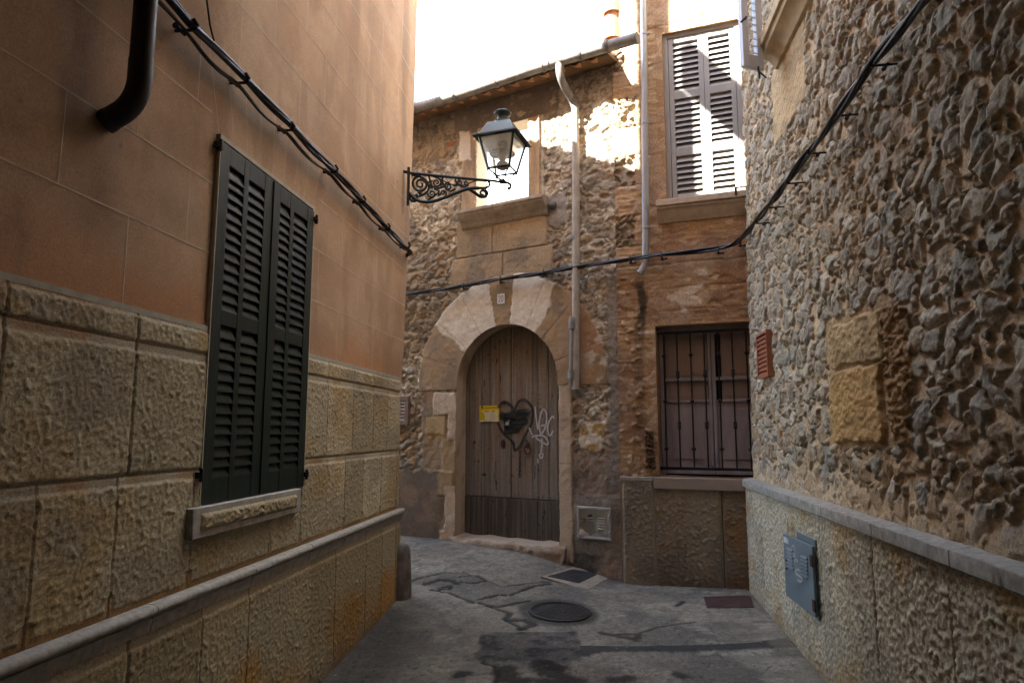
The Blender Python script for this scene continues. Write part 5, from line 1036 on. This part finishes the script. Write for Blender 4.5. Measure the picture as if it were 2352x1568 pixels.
FG=Frame((0,0),0); tm=text('lettering','AIGÜES',.062,FG,0,0,0,M_CASTL,MH,.9); tm.data.transform(Matrix.Translation((-.145,0,.009))@Matrix.Rotation(PI/2,4,'Z')@Matrix.Rotation(-PI/2,4,'X'))
def poly_cover(name,label,pts2,mt,rise,drop=.03):
    cx=sum(p[0] for p in pts2)/4; cy=sum(p[1] for p in pts2)/4; a=math.atan2(pts2[1][1]-pts2[0][1],pts2[1][0]-pts2[0][0])
    o=gempty(name,cx,cy,label,'inspection cover',a); return o,[(o.matrix_world.inverted()@Vector((p[0],p[1],float(gcl(p[0],p[1]))))).to_2d() for p in pts2]
IC,loc=poly_cover('inspection_cover','square dark iron inspection cover in a pale concrete surround by the old house','x' and sqd,None,.0)
loco=[(IC.matrix_world.inverted()@Vector((p[0],p[1],float(gcl(p[0],p[1]))))).to_2d() for p in sqo]
g=GB(); 
for i in range(4):
    j=(i+1)%4; g.v+=[(*loco[i],.008),(*loco[j],.008),(*(loc[j]*1.02),.006),(*(loc[i]*1.02),.006),(*loco[i],-.05),(*loco[j],-.05),(*(loc[j]*1.02),-.05),(*(loc[i]*1.02),-.05)]; b=len(g.v)-8
    g.f+=[(b,b+1,b+2,b+3),(b,b+4,b+5,b+1),(b+2,b+6,b+7,b+3)]
g.build('concrete_surround',mat('pale_concrete',(.29,.25,.19),.9,var=.35,scale=14,bump=.5),IC,bevel=.004)
g=GB(); g.prism([tuple(q*.985) for q in loc],-.04,.009); g.build('lid',mat('sandy_iron',(.04,.038,.038),.7,.3,var=.5,scale=60,bump=.5),IC,bevel=.003)
g=GB(); x0=[q*.3 for q in loc]; g.prism([tuple(q) for q in x0],.0085,.0105); g.box(-.03,.03,-.006,.006,.0104,.0125); g.build('lifting_plate',M_CAST,IC,bevel=.001)
RC,locr=poly_cover('meter_cover','reddish ribbed rectangular iron cover near the foot of the right-hand wall',rdc,None,0)
M_RED=mat('red_oxide_iron',(.085,.045,.042),.65,.3,var=.35,scale=30,bump=.3); g=GB(); g.prism([tuple(q) for q in locr],-.03,.006); g.build('lid',M_RED,RC,bevel=.002)
g=GB()
for k in range(34):
    t=(k+.5)/34; t2=.02; A0=locr[0].lerp(locr[1],t);B0=locr[3].lerp(locr[2],t); a0=A0.lerp(B0,.06); a1=A0.lerp(B0,.94)
    segs=[(.06,.94)] if not .3<t<.72 else [(.06,.44),(.54,.60)]
    for s0_,s1_ in segs:
        p0=A0.lerp(B0,s0_);p1=A0.lerp(B0,s1_); w=(locr[1]-locr[0])/34*.25
        g.v+=[(*(p0-w),.0055),(*(p0+w),.0055),(*(p1+w),.0055),(*(p1-w),.0055),(*(p0-w),.009),(*(p0+w),.009),(*(p1+w),.009),(*(p1-w),.009)]; b=len(g.v)-8
        g.f+=[(b+4,b+5,b+6,b+7),(b,b+1,b+5,b+4),(b+1,b+2,b+6,b+5),(b+2,b+3,b+7,b+6),(b+3,b,b+4,b+7)]
g.build('ribs',M_RED,RC,smooth=False)
# guard stone at the left corner
q=FL.w(-.05,0,.035); GS=bpy.data.objects.new('guard_stone',None); link(GS); GS.location=(q[0],q[1],float(gcl(q[0],q[1]))); GS.rotation_euler=(0,0,FL.a); tag(GS,'worn guard stone standing against the foot of the left house corner','guard stone')
mb=MB(); k=28; prof=[(.118,-.15),(.115,.0),(.112,.12),(.106,.27),(.098,.38),(.09,.43),(.068,.46),(.035,.473),(.005,.475)]; V=[];
for r,hh in prof:
    for j in range(k):
        t=2*PI*j/k; rr=r*(1+.12*(float(fbm(np.array([math.cos(t)*2+5]),np.array([math.sin(t)*2+hh*4]),3,600)[0])-.5)); mb.v.append((rr*math.cos(t),rr*math.sin(t),hh))
for i in range(len(prof)-1):
    for j in range(k): mb.f.append((i*k+j,i*k+(j+1)%k,(i+1)*k+(j+1)%k,(i+1)*k+j))
mb.f.append(tuple(range((len(prof)-1)*k,len(prof)*k)))
mb.build('stone_post',mat('grimy_stone',(.11,.085,.065),.9,var=.45,scale=7,bump=.5,c2=(.27,.23,.20)),GS)
# ================================================================== left drainpipe
LD=on(FL,'short_drainpipe','dark brown drainpipe on the salmon wall turning into the wall above the shuttered window','drainpipe',-3.955,2.9,0)
M_PIPE=mat('dark_brown_pipe',(.016,.011,.013),.55,.0,var=.4,scale=10,bump=.08,c2=(.028,.018,.018))
R_=.042; mb=MB(); mb.tube([(0,5.0,.125),(0,.10,.125)],R_,24); mb.build('pipe',M_PIPE,LD)
mb=MB(); cv=[(0,.11,.125),(0,.05,.125)]+[(-.015*(1-math.cos(t)),.03-.15*math.sin(t),.125-.12*(1-math.cos(t))) for t in np.linspace(0,1.15,10)]; 
l=np.array(cv[-1]); dr_=np.array(cv[-1])-np.array(cv[-2]); dr_/=np.linalg.norm(dr_); 
cv+= [tuple(l+dr_*.05)]
mb.tube(cv,[R_*1.05]*2+[R_*1.04]*(len(cv)-2),24); mb.build('elbow',M_PIPE,LD)
mb=MB(); e0=np.array(cv[-1]); mb.tube([tuple(e0-dr_*.022),tuple(e0+dr_*.012)],R_*1.085,24); mb.build('outlet_rim',M_PIPE,LD,bevel=.002)
mb=MB(); mb.tube([(0,2.4,.125),(0,2.44,.125)],R_*1.1,24); mb.box(-.012,.012,2.405,2.435,-.02,.082); mb.build('pipe_clip',M_PIPE,LD)
# ================================================================== cables
M_CAB=mat('black_cable',(.010,.010,.011),.42,var=.25,scale=20,bump=.08); M_CLIP=mat('black_clip',(.012,.012,.012),.6,var=.2)
def bundle(root,paths,nstr,r,spread,twist,seed):
    """strands wound round a world-space centre line"""
    rn=random.Random(seed); P=np.array(paths); L=np.r_[0,np.cumsum(np.linalg.norm(np.diff(P,axis=0),axis=1))]; N_=int(L[-1]/.035); t=np.linspace(0,L[-1],N_); Q=np.stack([np.interp(t,L,P[:,i]) for i in range(3)],1)
    for _ in range(6): Q[1:-1]=(Q[:-2]+2*Q[1:-1]+Q[2:])/4
    T=np.gradient(Q,axis=0); T/=np.linalg.norm(T,axis=1)[:,None]; up=np.array([0,0,1.]); Sx=np.cross(T,up); Sx/=np.linalg.norm(Sx,axis=1)[:,None]; Sy=np.cross(Sx,T)
    inv=root.matrix_world.inverted()
    for k in range(nstr):
        ph=2*PI*k/nstr; rr=r*rn.uniform(.85,1.12); mb=MB()
        w=twist*t+ph+.8*np.sin(t*1.7+k); sp_=spread*(1+.3*np.sin(t*2.3+k*2))
        q=Q+Sx*(np.cos(w)*sp_)[:,None]+Sy*(np.sin(w)*sp_)[:,None]
        mb.tube([tuple(inv@Vector(a)) for a in q],rr,8,raw=True); mb.build('cable_strand',M_CAB,root)
    return Q
def clip(root,fr,u,z,d,flip=1,sc=1):
    inv=root.matrix_world.inverted(); mb=MB()
    pl=lambda a,b,c:tuple(inv@Vector(fr.w(u+a*sc,z+b*sc,c)))
    mb.tube([pl(-.0,-.03,d+.03),pl(.012,.0,d+.045),pl(.0,.035,d+.03)],.012*sc,6,raw=True); mb.tube([pl(0,-.03,-.02),pl(0,-.035,d+.035),pl(0,-.02,d+.05)],.010*sc,6,raw=True)
    mb.tube([pl(-.05*flip,-.035,d*.55),pl(.03*flip,-.04,d*.6)],.012*sc,6,raw=True); mb.tube([pl(-.062*flip,-.035,d*.55),pl(-.05*flip,-.035,d*.55)],.019*sc,8,raw=True)
    mb.build('cable_clip',M_CLIP,root)
bpy.context.view_layer.update()
CL=on(FL,'cable_bundle','thick bundle of black cables clipped along the salmon wall above the green shutters','cables',-1.8,3.38,0); bpy.context.view_layer.update()
lean=lambda u,z: .062*(z-2)*float(ss(np.array(u),-1.2,.05))
Lc=[(-8.5,3.50),(-6,3.47),(-4.6,3.50)]+[FL.hit(x,y,.06) for x,y in ((400,10),(433,55),(490,108),(560,180),(620,243),(664,286),(715,345),(765,392),(830,462),(890,525),(925,560),(944,578))]
bundle(CL,[FL.w(u,z,.065) for u,z in Lc]+[FL.w(Lc[-1][0]+.05,Lc[-1][1]-.02,.03),FL.w(Lc[-1][0]+.11,Lc[-1][1]-.03,-.1),FL.w(Lc[-1][0]+.5,Lc[-1][1],-1.0)],4,.0098,.0135,3.2,1)
cl=[FL.hit(x,y,.06) for x,y in ((432,58),(553,180),(660,290),(762,388),(827,458),(885,520),(932,563))]
th_=[]
for (a_,b_) in zip(cl[:-1],cl[1:]):
    for t in (0,.25,.5,.75): th_.append((a_[0]+(b_[0]-a_[0])*t,a_[1]+(b_[1]-a_[1])*t-.025-.042*math.sin(PI*t)*(.7 if a_[0]>-2 else 1)))
bundle(CL,[FL.w(u,z,.05) for u,z in [(-4.6,3.44)]+th_+[(cl[-1][0]+.1,cl[-1][1]-.03)]],2,.0062,.005,5,2)
for u,z in cl: clip(CL,FL,u,z,.055,1,.75)
mb=MB(); inv=CL.matrix_world.inverted(); w0=[FL.hit(x,y,.03) for x,y in ((487,95),(478,60),(470,0),(468,-60))]; mb.tube([tuple(inv@Vector(FL.w(u,z,.04))) for u,z in w0],.005,6,raw=True); mb.build('tie_wire',M_CLIP,CL)
CLR=on(FA,'long_cable','twisted black cables strung across the old facade and climbing the right-hand stone wall','cables',0,3.39,0); bpy.context.view_layer.update()
Pc=[FA.w(-7,3.4,.10),FA.w(-3,3.38,.10)]
for x,y in ((937,674),(1000,667),(1066,657),(1151,641),(1250,626),(1319,613),(1402,601)): u,z=FA.hit(x,y,.11); Pc.append(FA.w(u,z,.11))
for x,y in ((1440,596),(1507,587),(1580,580),(1652,571),(1690,560)): u,z=FB.hit(x,y,.11); Pc.append(FB.w(u,z,.11))
rq=[(1720,530),(1731,514),(1767,471),(1810,415),(1860,346),(1929,257),(2008,142),(2127,0)]
for x,y in rq: u,z=FR.hit(x,y,.09); Pc.append(FR.w(u,z,.09))
u,z=FR.hit(2127,0,.09); Pc+=[FR.w(u+1.5,z,.09),FR.w(u+4.5,z,.09)]
bundle(CLR,Pc,3,.0125,.0145,4.2,3)
for x,y in ((1066,657),(1151,641),(1250,626)): u,z=FA.hit(x,y,.11); clip(CLR,FA,u,z,.10,1,.8)
for x,y in ((1448,595),(1520,586),(1650,572),(1700,555)): u,z=FB.hit(x,y,.11); clip(CLR,FB,u,z,.10,-1,.8)
for x,y in ((1740,508),(1767,471),(1812,415),(1860,346),(1925,258),(2008,142)): u,z=FR.hit(x,y,.09); clip(CLR,FR,u,z,.06,1,.62)
# ================================================================== lantern on its scrolled bracket
q=EYE+ray(945,398)*6.62; LA=bpy.data.objects.new('wall_lantern',None); link(LA); LA.location=q; LA.rotation_euler=(0,0,math.radians(12)); tag(LA,'dark green square street lantern on a scrolled iron bracket at the left house corner','street lamp')
M_LAMP=mat('lantern_green',(.012,.020,.018),.42,.3,var=.35,scale=25,bump=.12,c2=(.022,.034,.030)); M_HOOD=mat('lantern_hood',(.075,.085,.085),.42,.45,var=.2,scale=14,bump=.06)
mb=MB(); mb.tube([(-.12,.02,0),(0,.0,0),(.55,-.012,0),(.93,-.018,0)],[.016,.016,.014,.013],8)
def spiral(mb,c,r0_,turns,a0,r1,dirn=1,rad=.008):
    P_=[]; n_=int(26*turns)
    for i in range(n_+1):
        t=i/n_; r=r0_*(1-t)+r1*t; a=a0+dirn*2*PI*turns*t; P_.append((c[0]+r*math.cos(a),c[1]+r*math.sin(a),.0))
    mb.tube(P_,[1.35*rad*(1-.35*i/n_) for i in range(n_+1)],6)
def arc(mb,P_,rad=.010):
    n_=len(P_); out=[]
    for i in range(n_-1):
        p=[np.array(P_[min(max(j,0),n_-1)],float) for j in (i-1,i,i+1,i+2)]
        for k in range(6):
            t=k/6; v=.5*((2*p[1])+(-p[0]+p[2])*t+(2*p[0]-5*p[1]+4*p[2]-p[3])*t*t+(-p[0]+3*p[1]-3*p[2]+p[3])*t**3); out.append((v[0],v[1],0))
    out.append((*P_[-1],0)); mb.tube(out,rad*1.3,6)
arc(mb,[(-.02,-.20),(.06,-.265),(.18,-.275),(.32,-.225),(.45,-.16),(.56,-.115),(.66,-.10)],.013)
arc(mb,[(.56,-.115),(.62,-.15),(.68,-.185),(.735,-.175),(.745,-.135),(.72,-.115)],.012); spiral(mb,(.70,-.15),.04,1.0,PI*1.7,.012,1,.010)
arc(mb,[(.66,-.10),(.72,-.095),(.76,-.075),(.77,-.05),(.755,-.015)],.010)
spiral(mb,(.09,-.105),.085,1.9,PI*.5,.012,1,.010); spiral(mb,(.02,-.245),.045,1.5,PI*.3,.010,-1,.010); spiral(mb,(.245,-.075),.048,1.6,PI*.5,.008,-1,.008); spiral(mb,(.20,-.19),.040,1.4,PI,.008,1,.008); spiral(mb,(.36,-.105),.040,1.5,PI*.4,.007,1,.008); spiral(mb,(.46,-.065),.032,1.4,PI*.6,.006,-1,.007); spiral(mb,(.31,-.175),.028,1.3,0,.006,1,.007); spiral(mb,(.54,-.06),.024,1.3,PI*.5,.006,1,.006)
arc(mb,[(.0,-.02),(.05,-.02),(.14,-.06),(.17,-.14),(.13,-.2),(.07,-.23)],.009); arc(mb,[(.17,-.02),(.20,-.11),(.27,-.13),(.33,-.10)],.008); arc(mb,[(.30,-.02),(.31,-.08),(.37,-.15),(.43,-.12)],.007); arc(mb,[(.43,-.02),(.44,-.06),(.5,-.1),(.56,-.08)],.007); arc(mb,[(.16,-.26),(.24,-.2),(.27,-.16),(.22,-.14)],.008); arc(mb,[(.3,-.23),(.34,-.19),(.32,-.15)],.007)
for (x,z,a_) in ((.15,-.09,.5),(.21,-.15,2.2),(.28,-.12,1.1),(.40,-.10,.3),(.12,-.22,2.6),(.35,-.16,1.9),(.25,-.22,.8)):  # little cast leaves
    mb.hexa([(x,z,.008),(x+.04*math.cos(a_-.4),z+.04*math.sin(a_-.4),.004),(x+.07*math.cos(a_),z+.07*math.sin(a_),.001),(x+.04*math.cos(a_+.4),z+.04*math.sin(a_+.4),.004),(x,z,-.008),(x+.04*math.cos(a_-.4),z+.04*math.sin(a_-.4),-.004),(x+.07*math.cos(a_),z+.07*math.sin(a_),-.001),(x+.04*math.cos(a_+.4),z+.04*math.sin(a_+.4),-.004)])
mb.box(-.04,-.015,-.32,.05,-.03,.03)
arc(mb,[(.93,-.018),(.97,-.03),(.985,-.055),(.97,-.08),(.95,-.075)],.011)
mb.build('bracket',M_LAMP,LA)
mb=MB(); arc(mb,[(.05,.01),(.15,.0),(.28,-.04),(.40,-.085),(.52,-.08),(.62,-.03),(.75,-.005),(.85,-.01)],.005); mb.build('supply_wire',M_CAB,LA)
LN=bpy.data.objects.new('lantern',None); link(LN,LA); LN.location=(.90,0,0); LN.rotation_euler=(0,0,math.radians(-20-12))
zb_,zt_=.10,.415; hb_,ht_=.112,.182
mb=MB()
for sx_,sy_ in ((1,1),(1,-1),(-1,1),(-1,-1)):
    mb.tube([(sx_*hb_,zb_,sy_*hb_),(sx_*ht_,zt_,sy_*ht_)],.0125,4)
    mb.tube([(sx_*.014,.005,sy_*.014),(sx_*.05,.015,sy_*.05),(sx_*.055,.05,sy_*.055),(sx_*.085,.07,sy_*.085),(sx_*hb_,zb_,sy_*hb_)],.008,6)
    mb.tube([(sx_*hb_,zb_-.03,sy_*hb_),(sx_*hb_,zb_,sy_*hb_)],[.005,.010],6); mb.tube([(sx_*.20,zt_+.02,sy_*.20),(sx_*.20,zt_+.045,sy_*.20)],[.010,.006],6)
for a_ in (0,1):
    for s_ in (1,-1):
        p0,p1=((-hb_,s_*hb_),(hb_,s_*hb_)) if a_==0 else ((s_*hb_,-hb_),(s_*hb_,hb_))
        mb.tube([(p0[0],zb_,p0[1]),(p1[0],zb_,p1[1])],.0115,4)
mb.lathe((0,-.03,0),[(.03,0),(.036,.012),(.03,.03),(.015,.04)],12); mb.build('lantern_frame',M_LAMP,LN)
mb=MB()
def frust(mb,h0,z0,h1,z1):
    b=len(mb.v)
    for hh,z in ((h0,z0),(h1,z1)): mb.v+=[mb.P(hh,z,hh),mb.P(-hh,z,hh),mb.P(-hh,z,-hh),mb.P(hh,z,-hh)]
    mb.f+=[(b+i,b+(i+1)%4,b+4+(i+1)%4,b+4+i) for i in range(4)]+[(b,b+1,b+2,b+3),(b+4,b+5,b+6,b+7)]
frust(mb,.235,.405,.226,.428); mb.build('brim',M_LAMP,LN,bevel=.003)
mb=MB(); frust(mb,.178,.398,.178,.404); mb.build('ceiling_plate',mat('white_enamel',(.72,.71,.68),.4,var=.06),LN,smooth=False)
mb=MB(); frust(mb,.190,.4285,.118,.575); mb.build('hood',M_HOOD,LN,bevel=.004)
mb=MB(); mb.lathe((0,.572,0),[(.088,0),(.095,.015),(.09,.035),(.062,.055),(.055,.07),(.052,.088),(.060,.10),(.085,.12),(.088,.135),(.08,.142),(.012,.150),(.009,.165)],28); mb.build('chimney_cap',mat('cap_green',(.035,.055,.045),.45,.25,var=.25,scale=20),LN)
M_LG=mat_glass('lantern_glass',(.97,.97,.96),.8,.24,.5)
for a_ in range(4):
    ca,sa=math.cos(a_*PI/2),math.sin(a_*PI/2); mb=MB()
    def rp(x,z,y): return (x*ca-y*sa,z,x*sa+y*ca)
    b0_,t0_=hb_-.004,ht_-.004
    mb.hexa([rp(-b0_,zb_+.008,b0_),rp(b0_,zb_+.008,b0_),rp(t0_,zt_-.01,t0_),rp(-t0_,zt_-.01,t0_),rp(-b0_,zb_+.008,b0_-.003),rp(b0_,zb_+.008,b0_-.003),rp(t0_,zt_-.01,t0_-.003),rp(-t0_,zt_-.01,t0_-.003)]); mb.build('glass_pane',M_LG,LN,smooth=False)
mb=MB(); mb.lathe((0,.11,0),[(.03,0),(.06,.015),(.065,.05),(.055,.07),(.03,.085)],20); mb.build('lamp_base',mat('grey_fitting',(.40,.39,.37),.4,.4),LN)
mb=MB(); mb.lathe((0,.195,0),[(.02,0),(.035,.02),(.042,.07),(.038,.11),(.02,.13),(.004,.135)],18); mb.build('lamp_bulb',mat('milky_bulb',(.62,.61,.57),.25,var=.05),LN)
mb=MB(); mb.lathe((0,.27,0),[(.13,0),(.128,.012),(.10,.03),(.075,.05),(.06,.075),(.05,.12)],28); mb.build('reflector',mat('spun_reflector',(.55,.54,.50),.3,.6,var=.1),LN)
# ================================================================== sky, sun, camera
W_=bpy.data.worlds.new('World'); S.world=W_; W_.use_nodes=True; nt=W_.node_tree; nt.nodes.clear(); L=nt.links.new
out=N(nt,'ShaderNodeOutputWorld'); bg=N(nt,'ShaderNodeBackground'); L(bg.outputs[0],out.inputs[0])
sky=N(nt,'ShaderNodeTexSky',sky_type='NISHITA'); sky.sun_disc=False; sky.sun_elevation=math.asin(SUNDIR[2]); sky.sun_rotation=math.atan2(SUNDIR[0],SUNDIR[1]); sky.air_density=1; sky.dust_density=.4; sky.ozone_density=5
tc=N(nt,'ShaderNodeTexCoord'); mp=N(nt,'ShaderNodeMapping'); mp.inputs['Scale'].default_value=(1,1,2.2); mp.inputs["Location"].default_value=(1.7,.4,.9); L(tc.outputs['Generated'],mp.inputs[0])
nz=noise(nt,mp.outputs[0],3.2,7,.55); rm=mapr(nt,nz.outputs[0],.46,.63,.0,1.)
mx=N(nt,'ShaderNodeMix',data_type='RGBA'); L(rm,mx.inputs[0]); L(sky.outputs[0],mx.inputs[6]); mx.inputs[7].default_value=(8.5,9.0,8.9,1)
L(mx.outputs[2],bg.inputs[0]); bg.inputs['Strength'].default_value=.06
sd=bpy.data.lights.new('sun','SUN'); sd.energy=2.0; sd.angle=math.radians(.5); sd.color=(1,.95,.86); so=bpy.data.objects.new('sun',sd); link(so); so.rotation_euler=Vector(-SUNDIR).to_track_quat('-Z','Y').to_euler()
cd=bpy.data.cameras.new('camera'); cam=bpy.data.objects.new('camera',cd); link(cam); cd.sensor_width=36; cd.lens=24; cd.clip_start=.05; cd.clip_end=500; cam.location=(0,0,1.6); cam.rotation_euler=(PI/2+PITCH,0,0); S.camera=cam
S.view_settings.view_transform='Standard'; S.view_settings.look='None'; S.view_settings.exposure=4.75; S.view_settings.gamma=1
S.cycles.max_bounces=8; S.cycles.diffuse_bounces=5; S.cycles.use_denoising=True
